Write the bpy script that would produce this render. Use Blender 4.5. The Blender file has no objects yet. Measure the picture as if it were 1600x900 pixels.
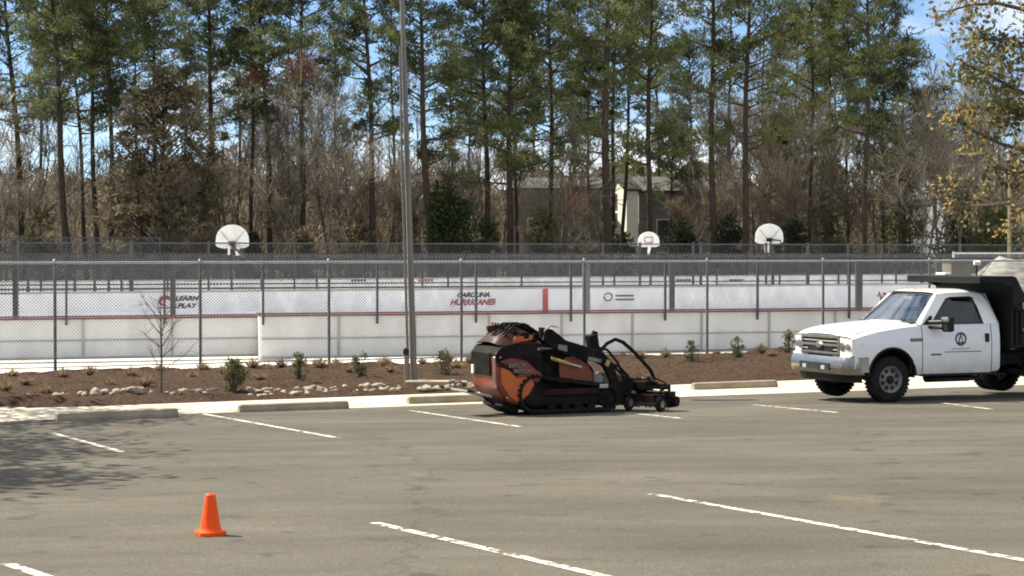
import bpy, bmesh, math, random
import numpy as np
from mathutils import Vector, Matrix
R = math.radians
sc = bpy.context.scene
COL = sc.collection

# ------------------------------------------------------------------ camera, light, exposure
EYE = 1.7
PITCH = 0.0191
FPX = 2808.0
cam_d = bpy.data.cameras.new('camera')
cam_d.sensor_width = 36.0
cam_d.lens = FPX / 1600 * 36.0
cam_d.clip_start = 0.1
cam_d.clip_end = 5000
cam = bpy.data.objects.new('camera', cam_d)
COL.objects.link(cam)
cam.location = (0, 0, EYE)
cam.rotation_euler = (math.pi / 2 - PITCH, 0, 0)
sc.camera = cam
sc.cycles.pixel_filter_type = 'BLACKMAN_HARRIS'
sc.cycles.filter_width = 1.9
sc.cycles.max_bounces = 6
sc.cycles.transparent_max_bounces = 16

SUN_AZ = R(-66)      # clockwise from +Y
SUN_EL = R(50)
world = bpy.data.worlds.new('World')
sc.world = world
world.use_nodes = True
wn = world.node_tree.nodes
wl = world.node_tree.links
bg = wn['Background']
sky = wn.new('ShaderNodeTexSky')
sky.sky_type = 'NISHITA'
sky.sun_disc = False
sky.sun_elevation = SUN_EL
sky.sun_rotation = SUN_AZ
sky.air_density = 0.75
sky.altitude = 700
sky.dust_density = 0.0
sky.ozone_density = 3.8
tc = wn.new('ShaderNodeTexCoord')
mp = wn.new('ShaderNodeMapping')
mp.inputs['Scale'].default_value = (1, 1, 3.2)
cn = wn.new('ShaderNodeTexNoise')
cn.inputs['Scale'].default_value = 5.0
cn.inputs['Detail'].default_value = 6
cr = wn.new('ShaderNodeValToRGB')
cr.color_ramp.elements[0].position = 0.56
cr.color_ramp.elements[0].color = (0, 0, 0, 1)
cr.color_ramp.elements[1].position = 0.76
cr.color_ramp.elements[1].color = (.8, .8, .8, 1)
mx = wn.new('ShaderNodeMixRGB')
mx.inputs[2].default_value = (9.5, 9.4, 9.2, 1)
wl.new(tc.outputs['Generated'], mp.inputs[0])
wl.new(mp.outputs[0], cn.inputs['Vector'])
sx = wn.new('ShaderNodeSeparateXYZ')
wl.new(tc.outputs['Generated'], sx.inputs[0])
el1 = wn.new('ShaderNodeMath'); el1.operation = 'SUBTRACT'; el1.inputs[1].default_value = 0.16  # thicker cloud overhead, out of view, added for neutral fill light
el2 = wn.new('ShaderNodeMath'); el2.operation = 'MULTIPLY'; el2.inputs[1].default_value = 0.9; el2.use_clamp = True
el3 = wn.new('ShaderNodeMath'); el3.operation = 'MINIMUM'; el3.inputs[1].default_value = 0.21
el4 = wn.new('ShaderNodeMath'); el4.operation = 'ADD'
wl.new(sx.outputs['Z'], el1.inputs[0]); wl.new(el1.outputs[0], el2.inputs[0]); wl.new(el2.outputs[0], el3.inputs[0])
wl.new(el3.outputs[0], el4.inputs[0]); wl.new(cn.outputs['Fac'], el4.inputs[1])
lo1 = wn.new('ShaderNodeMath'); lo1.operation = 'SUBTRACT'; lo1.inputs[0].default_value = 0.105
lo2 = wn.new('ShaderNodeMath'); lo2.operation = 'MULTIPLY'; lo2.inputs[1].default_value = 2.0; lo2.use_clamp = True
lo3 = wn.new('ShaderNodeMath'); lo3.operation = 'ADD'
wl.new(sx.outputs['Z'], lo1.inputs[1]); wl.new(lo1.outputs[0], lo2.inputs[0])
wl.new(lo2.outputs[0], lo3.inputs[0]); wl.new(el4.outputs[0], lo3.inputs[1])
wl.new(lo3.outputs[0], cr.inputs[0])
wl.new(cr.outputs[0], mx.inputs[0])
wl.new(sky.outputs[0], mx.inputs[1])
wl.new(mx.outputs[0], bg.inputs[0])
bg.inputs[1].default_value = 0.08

S = Vector((math.sin(SUN_AZ) * math.cos(SUN_EL), math.cos(SUN_AZ) * math.cos(SUN_EL), math.sin(SUN_EL)))
sun_d = bpy.data.lights.new('sun', 'SUN')
sun_d.energy = 5.0
sun_d.angle = R(0.53)
sun_d.color = (1.0, 0.92, 0.78)
sun = bpy.data.objects.new('sun', sun_d)
COL.objects.link(sun)
sun.rotation_euler = (-S).to_track_quat('-Z', 'Y').to_euler()
sun.location = S * 300

sc.view_settings.view_transform = 'Standard'
sc.view_settings.look = 'None'
sc.view_settings.gamma = 1.0
sc.view_settings.use_curve_mapping = False
sc.view_settings.exposure = 1.0

# ------------------------------------------------------------------ projection helpers: survey points of the place
cp, sp_ = math.cos(PITCH), math.sin(PITCH)

def ray(px, py):
    xc = (px - 800) / FPX
    yc = -(py - 450) / FPX
    d = Vector((xc, cp + yc * sp_, -sp_ + yc * cp))
    return d / d.y

def P(px, py, Y):
    d = ray(px, py)
    return Vector((0, 0, EYE)) + d * Y

A = 0.4514
CA, SA = math.cos(A), math.sin(A)

def uv2xy(u, v): return (u * CA - v * SA, u * SA + v * CA)
def xy2uv(x, y): return (x * CA + y * SA, -x * SA + y * CA)
S1, S2 = -0.005, -0.0314
V_LOT, V_WALK, V_FENCE = 29.0, 31.0, 38.4

def zlot(u, v): return S1 * max(min(u, 70), -60) + S2 * v
def lerp(a, b, t): return a + (b - a) * max(0.0, min(1.0, t))

def zg(u, v):
    if v <= V_LOT: return zlot(u, v)
    z0 = zlot(u, V_LOT)
    if v <= V_WALK: return lerp(z0, -0.94, (v - V_LOT) / 2)
    if v <= V_FENCE:
        t = (v - V_WALK) / (V_FENCE - V_WALK)
        return lerp(-0.94, -0.86, t) + 0.13 * math.sin(math.pi * t)
    if v <= 46: return lerp(-0.86, -1.0, (v - V_FENCE) / 5)
    if v < 125: return -1.0
    return -1.0 + min((v - 125) * 0.012, 2.2)

def zxy(x, y): return zg(*xy2uv(x, y))

def G(px, py):
    """pixel -> point on the parking lot plane"""
    d = ray(px, py)
    u, v = d.x * CA + d.y * SA, -d.x * SA + d.y * CA
    t = EYE / (S1 * u + S2 * v - d.z)
    p = Vector((0, 0, EYE)) + d * t
    p.z = zxy(p.x, p.y)
    return p

def atv(px, v, py=500):
    """pixel column -> ground point on the row v"""
    d = ray(px, py)
    k = -d.x * SA + d.y * CA
    t = v / k
    x, y = d.x * t, d.y * t
    return Vector((x, y, zxy(x, y)))

def GZ(px, Y):
    d = ray(px, 400)
    x = d.x * Y
    return Vector((x, Y, zxy(x, Y)))

# ------------------------------------------------------------------ materials
def _mk(name):
    m = bpy.data.materials.new(name)
    m.use_nodes = True
    return m, m.node_tree.nodes, m.node_tree.links, m.node_tree.nodes['Principled BSDF']

def pm(name, c1, c2=None, scale=4.0, rough=0.7, metal=0.0, bump=0.0, bscale=None, detail=5, lo=0.35, hi=0.65, spec=0.5, coat=0.0, stretch=None, trans=0):
    m, n, l, b = _mk(name)
    b.inputs['Roughness'].default_value = rough
    b.inputs['Metallic'].default_value = metal
    b.inputs['Specular IOR Level'].default_value = spec
    b.inputs['Coat Weight'].default_value = coat
    t = n.new('ShaderNodeTexCoord')
    src = t.outputs['Object']
    if stretch:
        mpn = n.new('ShaderNodeMapping')
        mpn.inputs['Scale'].default_value = stretch
        l.new(src, mpn.inputs[0])
        src = mpn.outputs[0]
    if c2 is None: c2 = tuple(x * 0.8 for x in c1)
    ns = n.new('ShaderNodeTexNoise')
    ns.inputs['Scale'].default_value = scale
    ns.inputs['Detail'].default_value = detail
    l.new(src, ns.inputs['Vector'])
    r = n.new('ShaderNodeValToRGB')
    r.color_ramp.elements[0].position = lo
    r.color_ramp.elements[1].position = hi
    r.color_ramp.elements[0].color = (*c1, 1)
    r.color_ramp.elements[1].color = (*c2, 1)
    l.new(ns.outputs['Fac'], r.inputs[0])
    l.new(r.outputs[0], b.inputs['Base Color'])
    if bump:
        bn = n.new('ShaderNodeBump')
        bn.inputs['Strength'].default_value = bump
        bn.inputs['Distance'].default_value = 0.02
        if bscale:
            n2 = n.new('ShaderNodeTexNoise')
            n2.inputs['Scale'].default_value = bscale
            n2.inputs['Detail'].default_value = 4
            l.new(src, n2.inputs['Vector'])
            l.new(n2.outputs['Fac'], bn.inputs['Height'])
        else:
            l.new(ns.outputs['Fac'], bn.inputs['Height'])
        l.new(bn.outputs[0], b.inputs['Normal'])
    return m

def leafm(name, c1, c2, scale=0.8, c3=None):
    """foliage: colour varies from clump to clump, a little light comes through"""
    m, n, l, b = _mk(name)
    t = n.new('ShaderNodeTexCoord')
    ns = n.new('ShaderNodeTexNoise')
    ns.inputs['Scale'].default_value = scale
    ns.inputs['Detail'].default_value = 3
    l.new(t.outputs['Object'], ns.inputs['Vector'])
    r = n.new('ShaderNodeValToRGB')
    r.color_ramp.elements[0].position = 0.35
    r.color_ramp.elements[1].position = 0.65
    r.color_ramp.elements[0].color = (*c1, 1)
    r.color_ramp.elements[1].color = (*c2, 1)
    if c3:
        e = r.color_ramp.elements.new(0.5)
        e.color = (*c3, 1)
    l.new(ns.outputs['Fac'], r.inputs[0])
    l.new(r.outputs[0], b.inputs['Base Color'])
    b.inputs['Roughness'].default_value = 0.75
    b.inputs['Specular IOR Level'].default_value = 0.25
    tr = n.new('ShaderNodeBsdfTranslucent')
    l.new(r.outputs[0], tr.inputs[0])
    ms = n.new('ShaderNodeMixShader')
    ms.inputs[0].default_value = 0.4
    l.new(b.outputs[0], ms.inputs[1])
    l.new(tr.outputs[0], ms.inputs[2])
    l.new(ms.outputs[0], n['Material Output'].inputs[0])
    return m

def asphalt():
    m, n, l, b = _mk('asphalt')
    t = n.new('ShaderNodeTexCoord')
    def noise(s, d=5, st=None):
        q = n.new('ShaderNodeTexNoise')
        q.inputs['Scale'].default_value = s
        q.inputs['Detail'].default_value = d
        src = t.outputs['Object']
        if st:
            mq = n.new('ShaderNodeMapping')
            mq.inputs['Rotation'].default_value = (0, 0, -A)
            mq.inputs['Scale'].default_value = st
            l.new(src, mq.inputs[0])
            src = mq.outputs[0]
        l.new(src, q.inputs['Vector'])
        return q.outputs['Fac']
    def ramp(f, a, c, pa=.35, pb=.65):
        r = n.new('ShaderNodeValToRGB')
        r.color_ramp.elements[0].position = pa
        r.color_ramp.elements[1].position = pb
        r.color_ramp.elements[0].color = (*a, 1)
        r.color_ramp.elements[1].color = (*c, 1)
        l.new(f, r.inputs[0])
        return r.outputs[0]
    def mix(ty, f, a, c):
        q = n.new('ShaderNodeMixRGB')
        q.blend_type = ty
        q.inputs[0].default_value = f
        l.new(a, q.inputs[1])
        l.new(c, q.inputs[2])
        return q.outputs[0]
    base = ramp(noise(0.22, 6, (1, 2.2, 1)), (0.085, 0.077, 0.061), (0.117, 0.106, 0.083))
    med = ramp(noise(1.3, 8, (0.5, 1.6, 1)), (.80, .80, .80), (1.1, 1.09, 1.08), .3, .7)
    fine = ramp(noise(55, 3), (.60, .60, .60), (1.30, 1.30, 1.29), .3, .72)
    pale = ramp(noise(7.5, 2, (1, 1, 1)), (1, 1, 1), (1.35, 1.32, 1.25), .66, .78)
    c = mix('MULTIPLY', 1, base, med)
    c = mix('MULTIPLY', 1, c, fine)
    c = mix('MULTIPLY', 1, c, pale)
    spots = ramp(noise(2.6, 2), (.70, .70, .71), (1, 1, 1), .29, .37)
    c = mix('MULTIPLY', 1.0, c, spots)
    vo = n.new('ShaderNodeTexVoronoi')
    vo.feature = 'DISTANCE_TO_EDGE'
    vo.inputs['Scale'].default_value = 0.16
    wob = n.new('ShaderNodeMixRGB')
    wob.blend_type = 'ADD'
    wob.inputs[0].default_value = 0.8
    l.new(t.outputs['Object'], wob.inputs[1])
    nz_ = n.new('ShaderNodeTexNoise')
    nz_.inputs['Scale'].default_value = 1.6
    nz_.inputs['Detail'].default_value = 6
    l.new(t.outputs['Object'], nz_.inputs['Vector'])
    l.new(nz_.outputs['Color'], wob.inputs[2])
    l.new(wob.outputs[0], vo.inputs['Vector'])
    crk = ramp(vo.outputs['Distance'], (.62, .61, .60), (1, 1, 1), .0, .006)
    c = mix('MULTIPLY', .55, c, crk)
    # dusty sand spill with a shape of its own
    for (px, py, rad) in ((1336, 779, 0.45), (652, 741, 0.22)):
        g0 = G(px, py)
        vm = n.new('ShaderNodeVectorMath')
        vm.operation = 'DISTANCE'
        vm.inputs[1].default_value = g0
        l.new(t.outputs['Object'], vm.inputs[0])
        ad = n.new('ShaderNodeMath')
        ad.operation = 'MULTIPLY_ADD'
        l.new(noise(6, 3), ad.inputs[0])
        ad.inputs[1].default_value = rad * 1.2
        l.new(vm.outputs['Value'], ad.inputs[2])
        rr = ramp(ad.outputs[0], (1.7, 1.62, 1.45), (1, 1, 1), rad * 0.55, rad * 1.5)
        c = mix('MULTIPLY', 1, c, rr)
    l.new(c, b.inputs['Base Color'])
    b.inputs['Roughness'].default_value = 0.9
    b.inputs['Specular IOR Level'].default_value = 0.2
    bn = n.new('ShaderNodeBump')
    bn.inputs['Strength'].default_value = 0.5
    bn.inputs['Distance'].default_value = 0.006
    l.new(noise(70, 3), bn.inputs['Height'])
    l.new(bn.outputs[0], b.inputs['Normal'])
    return m

def paint_worn():
    m, n, l, b = _mk('worn_paint')
    t = n.new('ShaderNodeTexCoord')
    ns = n.new('ShaderNodeTexNoise')
    ns.inputs['Scale'].default_value = 9
    ns.inputs['Detail'].default_value = 8
    ns.inputs['Roughness'].default_value = 0.7
    l.new(t.outputs['Object'], ns.inputs['Vector'])
    r = n.new('ShaderNodeValToRGB')
    r.color_ramp.elements[0].position = 0.42
    r.color_ramp.elements[1].position = 0.53
    l.new(ns.outputs['Fac'], r.inputs[0])
    b.inputs['Base Color'].default_value = (0.60, 0.565, 0.47, 1)
    b.inputs['Roughness'].default_value = 0.8
    l.new(r.outputs[0], b.inputs['Alpha'])
    return m

def glass(name, tint=(0.45, 0.55, 0.6), t=0.6, rough=0.03):
    m, n, l, b = _mk(name)
    tr = n.new('ShaderNodeBsdfTransparent')
    tr.inputs[0].default_value = (*tint, 1)
    gl = n.new('ShaderNodeBsdfGlossy')
    gl.inputs['Roughness'].default_value = rough
    gl.inputs['Color'].default_value = (.9, .95, 1, 1)
    lw = n.new('ShaderNodeLayerWeight')
    lw.inputs['Blend'].default_value = 0.5
    pw = n.new('ShaderNodeMath')
    pw.operation = 'POWER'
    pw.inputs[1].default_value = 3.5
    l.new(lw.outputs['Facing'], pw.inputs[0])
    mth = n.new('ShaderNodeMath')
    mth.operation = 'MULTIPLY_ADD'
    mth.inputs[1].default_value = 0.7
    mth.inputs[2].default_value = 1 - t
    l.new(pw.outputs[0], mth.inputs[0])
    ms = n.new('ShaderNodeMixShader')
    l.new(mth.outputs[0], ms.inputs[0])
    l.new(tr.outputs[0], ms.inputs[1])
    l.new(gl.outputs[0], ms.inputs[2])
    l.new(ms.outputs[0], n['Material Output'].inputs[0])
    n.remove(b)
    return m

M = {}
M['asphalt'] = asphalt()
M['paint'] = paint_worn()
M['concrete'] = pm('concrete', (0.43, 0.375, 0.28), (0.57, 0.505, 0.385), 1.5, 0.9, bump=.15, bscale=60, detail=8)
M['slab'] = pm('court_slab', (0.62, 0.59, 0.52), (0.74, 0.71, 0.64), .6, 0.9)
M['stop'] = pm('wheel_stop_concrete', (0.25, 0.21, 0.145), (0.34, 0.29, 0.20), 5, 0.95, bump=.4, bscale=40)
M['earth'] = pm('earth', (0.10, 0.075, 0.045), (0.17, 0.13, 0.08), .3, 0.95)
M['mulch'] = pm('mulch', (0.020, 0.012, 0.0075), (0.080, 0.050, 0.033), 14, 0.95, spec=.08, bump=1.0, bscale=30, detail=9, lo=.3, hi=.7)
M['rock'] = pm('pale_rock', (0.20, 0.16, 0.115), (0.42, 0.36, 0.28), 5, 0.9, bump=.4)
M['galv'] = pm('galvanised_steel', (0.12, 0.12, 0.115), (0.18, 0.18, 0.17), 8, 0.5, metal=.3)
M['galv_rail'] = pm('galvanised_rail', (0.40, 0.40, 0.38), (0.5, 0.5, 0.47), 8, 0.45, metal=.3)
M['mesh'] = pm('chain_link_wire', (0.16, 0.165, 0.16), (0.22, 0.22, 0.215), 8, 0.5, metal=.3)
M['blackwire'] = pm('black_vinyl_wire', (0.03, 0.032, 0.035), (0.05, 0.05, 0.055), 8, 0.5)
M['blacksteel'] = pm('black_steel', (0.028, 0.03, 0.036), (0.05, 0.052, 0.06), 5, 0.5)
M['backwire'] = pm('grey_fence_wire', (0.13, 0.135, 0.13), (0.18, 0.18, 0.17), 8, 0.6)
M['board_out'] = pm('board_outer_panel', (0.62, 0.615, 0.60), (0.76, 0.757, 0.745), 1.6, 0.55, detail=9, stretch=(1, 1, .5), lo=.28, hi=.6)
M['board_in'] = pm('board_inner_panel', (0.70, 0.71, 0.76), (0.84, 0.85, 0.89), 1.3, 0.4, detail=9, lo=.3, hi=.6)
M['board_rib'] = pm('board_rib', (0.34, 0.33, 0.30), (0.42, 0.41, 0.38), 2, 0.55)
M['redrail'] = pm('red_cap_rail', (0.17, 0.045, 0.038), (0.22, 0.062, 0.052), 3, 0.5)
M['redpaint'] = pm('red_line_paint', (0.40, 0.05, 0.06), (0.48, 0.08, 0.08), 3, 0.5)
M['bluerail'] = pm('blue_kick_rail', (0.05, 0.07, 0.18), (0.07, 0.09, 0.22), 3, 0.5)
M['adred'] = pm('advert_red', (0.26, 0.035, 0.055), (0.32, 0.055, 0.075), 3, 0.5)
M['addark'] = pm('advert_dark', (0.035, 0.025, 0.035), (0.05, 0.04, 0.05), 3, 0.5)
M['bark'] = pm('pine_bark', (0.022, 0.015, 0.010), (0.055, 0.038, 0.025), 3, 0.95, stretch=(3, 3, .6))
M['bark_grey'] = pm('grey_bark', (0.06, 0.05, 0.04), (0.13, 0.11, 0.09), 3, 0.95, stretch=(3, 3, .6))
M['twig'] = leafm('twigs', (0.105, 0.084, 0.058), (0.26, 0.215, 0.16), .25, (0.17, 0.138, 0.10))
M['twig_grey'] = leafm('grey_twigs', (0.12, 0.105, 0.082), (0.28, 0.248, 0.20), .25, (0.19, 0.167, 0.132))
M['needle'] = leafm('pine_needles', (0.055, 0.073, 0.028), (0.160, 0.175, 0.066), .5)
M['needle_blue'] = leafm('pine_needles_dark', (0.045, 0.064, 0.032), (0.125, 0.148, 0.068), .5)
M['olive'] = leafm('olive_foliage', (0.055, 0.060, 0.024), (0.14, 0.14, 0.058), .5)
M['brownleaf'] = leafm('brown_leaves', (0.105, 0.085, 0.048), (0.29, 0.235, 0.16), .5, (0.165, 0.135, 0.075))
M['rust'] = leafm('rusty_leaves', (0.26, 0.115, 0.07), (0.36, 0.19, 0.12), .6)
M['cedar'] = leafm('evergreen_shrub', (0.025, 0.04, 0.014), (0.075, 0.095, 0.032), .6)
M['hedge'] = leafm('hedge', (0.018, 0.026, 0.012), (0.04, 0.052, 0.024), .6)
M['yellow'] = leafm('yellow_leaves', (0.26, 0.19, 0.06), (0.50, 0.38, 0.14), 2.5)
M['shrubleaf'] = leafm('shrub_leaves', (0.06, 0.066, 0.028), (0.19, 0.185, 0.09), 4)
M['drygrass'] = leafm('dry_grass', (0.20, 0.14, 0.085), (0.34, 0.25, 0.16), 4)
M['pole'] = pm('weathered_pole', (0.13, 0.12, 0.10), (0.20, 0.185, 0.155), 2, 0.45, metal=.3, stretch=(1, 1, .15))
M['woodpole'] = pm('wood_pole', (0.17, 0.135, 0.085), (0.23, 0.19, 0.125), 2, 0.9)
M['cone'] = pm('orange_plastic', (0.88, 0.085, 0.003), (0.62, 0.060, 0.006), 14, 0.55, spec=.25, lo=.52, hi=.74, detail=8)
M['white'] = pm('white_truck_paint', (0.74, 0.74, 0.72), (0.79, 0.79, 0.77), 1.2, 0.28, coat=.6)
M['chrome'] = pm('chrome', (0.33, 0.315, 0.29), (0.46, 0.44, 0.41), 3, 0.28, metal=1)
def dirty_white():
    m = M['white']; n, l = m.node_tree.nodes, m.node_tree.links
    b = n['Principled BSDF']
    src = b.inputs['Base Color'].links[0].from_socket
    t = n.new('ShaderNodeTexCoord'); sxz = n.new('ShaderNodeSeparateXYZ'); l.new(t.outputs['Object'], sxz.inputs[0])
    ns = n.new('ShaderNodeTexNoise'); ns.inputs['Scale'].default_value = 5; ns.inputs['Detail'].default_value = 7
    l.new(t.outputs['Object'], ns.inputs['Vector'])
    mr = n.new('ShaderNodeMapRange'); mr.inputs[1].default_value = .85; mr.inputs[2].default_value = .45; mr.inputs[3].default_value = 0; mr.inputs[4].default_value = 1
    l.new(sxz.outputs['Z'], mr.inputs[0])
    mu = n.new('ShaderNodeMath'); mu.operation = 'MULTIPLY'; mu.use_clamp = True
    l.new(mr.outputs[0], mu.inputs[0]); l.new(ns.outputs['Fac'], mu.inputs[1])
    mxx = n.new('ShaderNodeMixRGB'); mxx.inputs[2].default_value = (.30, .25, .18, 1)
    l.new(mu.outputs[0], mxx.inputs[0]); l.new(src, mxx.inputs[1]); l.new(mxx.outputs[0], b.inputs['Base Color'])
M['seam'] = pm('panel_seam', (0.10, 0.10, 0.10), (0.14, 0.14, 0.14), 3, 0.7)
M['dkplastic'] = pm('dark_plastic', (0.012, 0.012, 0.012), (0.022, 0.022, 0.022), 6, 0.55, spec=.2)
M['grillehole'] = pm('grille_recess', (0.01, 0.012, 0.01), (0.02, 0.02, 0.018), 6, 0.7)
M['rubber'] = pm('tyre_rubber', (0.010, 0.0095, 0.009), (0.022, 0.020, 0.018), 8, 0.9, spec=.2)
M['rim'] = pm('steel_rim', (0.16, 0.155, 0.145), (0.23, 0.225, 0.21), 5, 0.5, metal=.1)
M['bedblack'] = pm('black_bed_paint', (0.008, 0.008, 0.008), (0.016, 0.015, 0.014), 2, 0.5, spec=.2)
M['amber'] = pm('amber_lens', (0.45, 0.17, 0.03), (0.55, 0.22, 0.04), 5, 0.2)
M['lens'] = pm('headlight_lens', (0.75, 0.74, 0.66), (0.82, 0.8, 0.74), 9, 0.12, coat=.8)
M['glass'] = glass('windshield_glass', (0.5, 0.6, 0.62), .80)
M['sideglass'] = glass('side_glass', (0.45, 0.48, 0.48), .96)
M['seat'] = pm('seat_fabric', (0.05, 0.05, 0.045), (0.08, 0.08, 0.07), 9, 0.9)
M['orange'] = pm('orange_machine_paint', (0.44, 0.085, 0.006), (0.56, 0.120, 0.010), 3, 0.35, coat=.3)
M['redorange'] = pm('red_machine_paint', (0.15, 0.024, 0.007), (0.23, 0.040, 0.010), 3, 0.4, coat=.2)
M['mblack'] = pm('black_machine_paint', (0.006, 0.0055, 0.005), (0.018, 0.015, 0.012), 5, 0.6, spec=.08)
M['maroon'] = pm('dusty_maroon_paint', (0.016, 0.006, 0.004), (0.032, 0.012, 0.008), 5, 0.6, spec=.15)
M['steel'] = pm('bare_steel', (0.36, 0.33, 0.29), (0.50, 0.47, 0.42), 7, 0.35, metal=.7)
M['darkred'] = pm('dark_red_cover', (0.020, 0.006, 0.004), (0.05, 0.014, 0.008), 6, 0.4, spec=.25)
M['decal'] = pm('grey_decal', (0.15, 0.15, 0.14), (0.22, 0.22, 0.20), 7, 0.5)
M['yellowdecal'] = pm('yellow_decal', (0.32, 0.24, 0.07), (0.42, 0.32, 0.10), 7, 0.5)
M['backboard'] = pm('white_backboard', (0.66, 0.66, 0.63), (0.76, 0.76, 0.73), 2, 0.5)
M['whitemetal'] = pm('white_metal', (0.74, 0.73, 0.68), (0.8, 0.79, 0.75), 2, 0.5)
M['purpletrim'] = pm('purple_paint', (0.30, 0.12, 0.26), (0.36, 0.16, 0.3), 2, 0.5)
M['siding'] = pm('cream_siding', (0.76, 0.72, 0.61), (0.84, 0.80, 0.70), .8, 0.8, stretch=(.3, .3, 6))
M['greysiding'] = pm('grey_siding', (0.20, 0.19, 0.17), (0.27, 0.25, 0.23), .8, 0.8, stretch=(.3, .3, 6))
M['brick'] = pm('red_brick', (0.24, 0.10, 0.065), (0.33, 0.155, 0.10), 1.6, 0.9)
M['shingle'] = pm('roof_shingle', (0.05, 0.048, 0.046), (0.085, 0.08, 0.075), 1.5, 0.9)
M['windowpane'] = pm('dark_pane', (0.03, 0.035, 0.04), (0.05, 0.055, 0.06), 2, 0.15)
M['tarp'] = pm('pale_tarp', (0.08, 0.078, 0.07), (0.34, 0.33, 0.30), 2.6, 0.75, bump=.8, bscale=3, stretch=(1, 1, 3.5), lo=.3, hi=.7)
M['beige'] = pm('beige_panel', (0.12, 0.115, 0.08), (0.16, 0.15, 0.108), 1.2, 0.85)
M['court'] = pm('court_paving', (0.20, 0.20, 0.19), (0.26, 0.26, 0.24), .5, 0.9)

dirty_white()

# ------------------------------------------------------------------ mesh building
class MB:
    def __init__(s): s.v = []; s.f = []
    def add(s, vs, fs):
        o = len(s.v)
        s.v += [tuple(v) for v in vs]
        s.f += [tuple(i + o for i in f) for f in fs]
        return s
    def box(s, c, d, rot=None, taper=1.0):
        hx, hy, hz = d[0] / 2, d[1] / 2, d[2] / 2
        vs = []
        for z, k in ((-hz, 1), (hz, taper)):
            for x, y in ((-hx, -hy), (hx, -hy), (hx, hy), (-hx, hy)):
                p = Vector((x * k, y * k, z))
                if rot is not None: p = rot @ p
                vs.append(Vector(c) + p)
        return s.add(vs, [(3, 2, 1, 0), (4, 5, 6, 7), (0, 1, 5, 4), (1, 2, 6, 5), (2, 3, 7, 6), (3, 0, 4, 7)])
    def tube(s, pts, rad, n=8, cap=True):
        pts = [Vector(p) for p in pts]
        if not hasattr(rad, '__len__'): rad = [rad] * len(pts)
        vs = []; fs = []
        for i, p in enumerate(pts):
            t = (pts[min(i + 1, len(pts) - 1)] - pts[max(i - 1, 0)]).normalized()
            a = t.orthogonal().normalized() if abs(t.z) < .9 or True else None
            ref = Vector((0, 0, 1)) if abs(t.z) < 0.9 else Vector((1, 0, 0))
            a = t.cross(ref).normalized()
            b = t.cross(a)
            for k in range(n):
                an = 2 * math.pi * k / n
                vs.append(p + (a * math.cos(an) + b * math.sin(an)) * rad[i])
        for i in range(len(pts) - 1):
            for k in range(n):
                k2 = (k + 1) % n
                fs.append((i * n + k, i * n + k2, (i + 1) * n + k2, (i + 1) * n + k))
        if cap:
            fs.append(tuple(range(n - 1, -1, -1)))
            fs.append(tuple((len(pts) - 1) * n + k for k in range(n)))
        return s.add(vs, fs)
    def cyl(s, a, b, r, n=16, r2=None): return s.tube([a, b], [r, r if r2 is None else r2], n)
    def prism(s, poly, o, ax, ay, az, t):
        """polygon (list of 2d) in plane o+ax*x+ay*y, extruded along az by t"""
        o, ax, ay, az = Vector(o), Vector(ax), Vector(ay), Vector(az)
        n = len(poly)
        vs = [o + ax * x + ay * y for x, y in poly] + [o + ax * x + ay * y + az * t for x, y in poly]
        fs = [tuple(range(n - 1, -1, -1)), tuple(range(n, 2 * n))]
        fs += [(i, (i + 1) % n, n + (i + 1) % n, n + i) for i in range(n)]
        return s.add(vs, fs)
    def grid(s, fn, nu, nv):
        vs = [fn(i / (nu - 1), j / (nv - 1)) for i in range(nu) for j in range(nv)]
        fs = [(i * nv + j, (i + 1) * nv + j, (i + 1) * nv + j + 1, i * nv + j + 1) for i in range(nu - 1) for j in range(nv - 1)]
        return s.add(vs, fs)
    def lathe(s, prof, o=(0, 0, 0), n=24, axis='z', cap=True):
        vs = []
        for r, z in prof:
            for k in range(n):
                a = 2 * math.pi * k / n
                c, d = r * math.cos(a), r * math.sin(a)
                vs.append(Vector(o) + (Vector((c, d, z)) if axis == 'z' else Vector((c, z, d)) if axis == 'y' else Vector((z, c, d))))
        fs = []
        for i in range(len(prof) - 1):
            for k in range(n):
                k2 = (k + 1) % n
                fs.append((i * n + k, i * n + k2, (i + 1) * n + k2, (i + 1) * n + k))
        if cap:
            fs.append(tuple(range(n - 1, -1, -1)))
            fs.append(tuple((len(prof) - 1) * n + k for k in range(n)))
        return s.add(vs, fs)
    def build(s, name, mat, parent=None, smooth=False, bevel=0.0, solid=0.0, angle=35):
        me = bpy.data.meshes.new(name)
        me.from_pydata(s.v, [], s.f)
        me.update()
        bm = bmesh.new(); bm.from_mesh(me)
        bmesh.ops.recalc_face_normals(bm, faces=bm.faces)
        bm.to_mesh(me); bm.free()
        return link(name, me, mat, parent, smooth, bevel, solid, angle)

def link(name, me, mat, parent=None, smooth=False, bevel=0.0, solid=0.0, angle=35):
    o = bpy.data.objects.new(name, me)
    COL.objects.link(o)
    if mat: me.materials.append(M[mat] if isinstance(mat, str) else mat)
    if smooth:
        me.polygons.foreach_set('use_smooth', [True] * len(me.polygons))
        try: me.set_sharp_from_angle(angle=R(angle))
        except Exception: pass
    if solid:
        md = o.modifiers.new('solid', 'SOLIDIFY'); md.thickness = solid; md.offset = -1
    if bevel:
        md = o.modifiers.new('bevel', 'BEVEL'); md.width = bevel; md.segments = 2; md.limit_method = 'ANGLE'; md.angle_limit = R(40)
    if parent is not None: o.parent = parent
    return o

def thing(name, label, cat, loc=(0, 0, 0), rz=0.0, group=None):
    o = bpy.data.objects.new(name, None)
    COL.objects.link(o)
    o.empty_display_size = .2
    o.location = loc
    o.rotation_euler = (0, 0, rz)
    return tag(o, label, cat, group)

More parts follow.
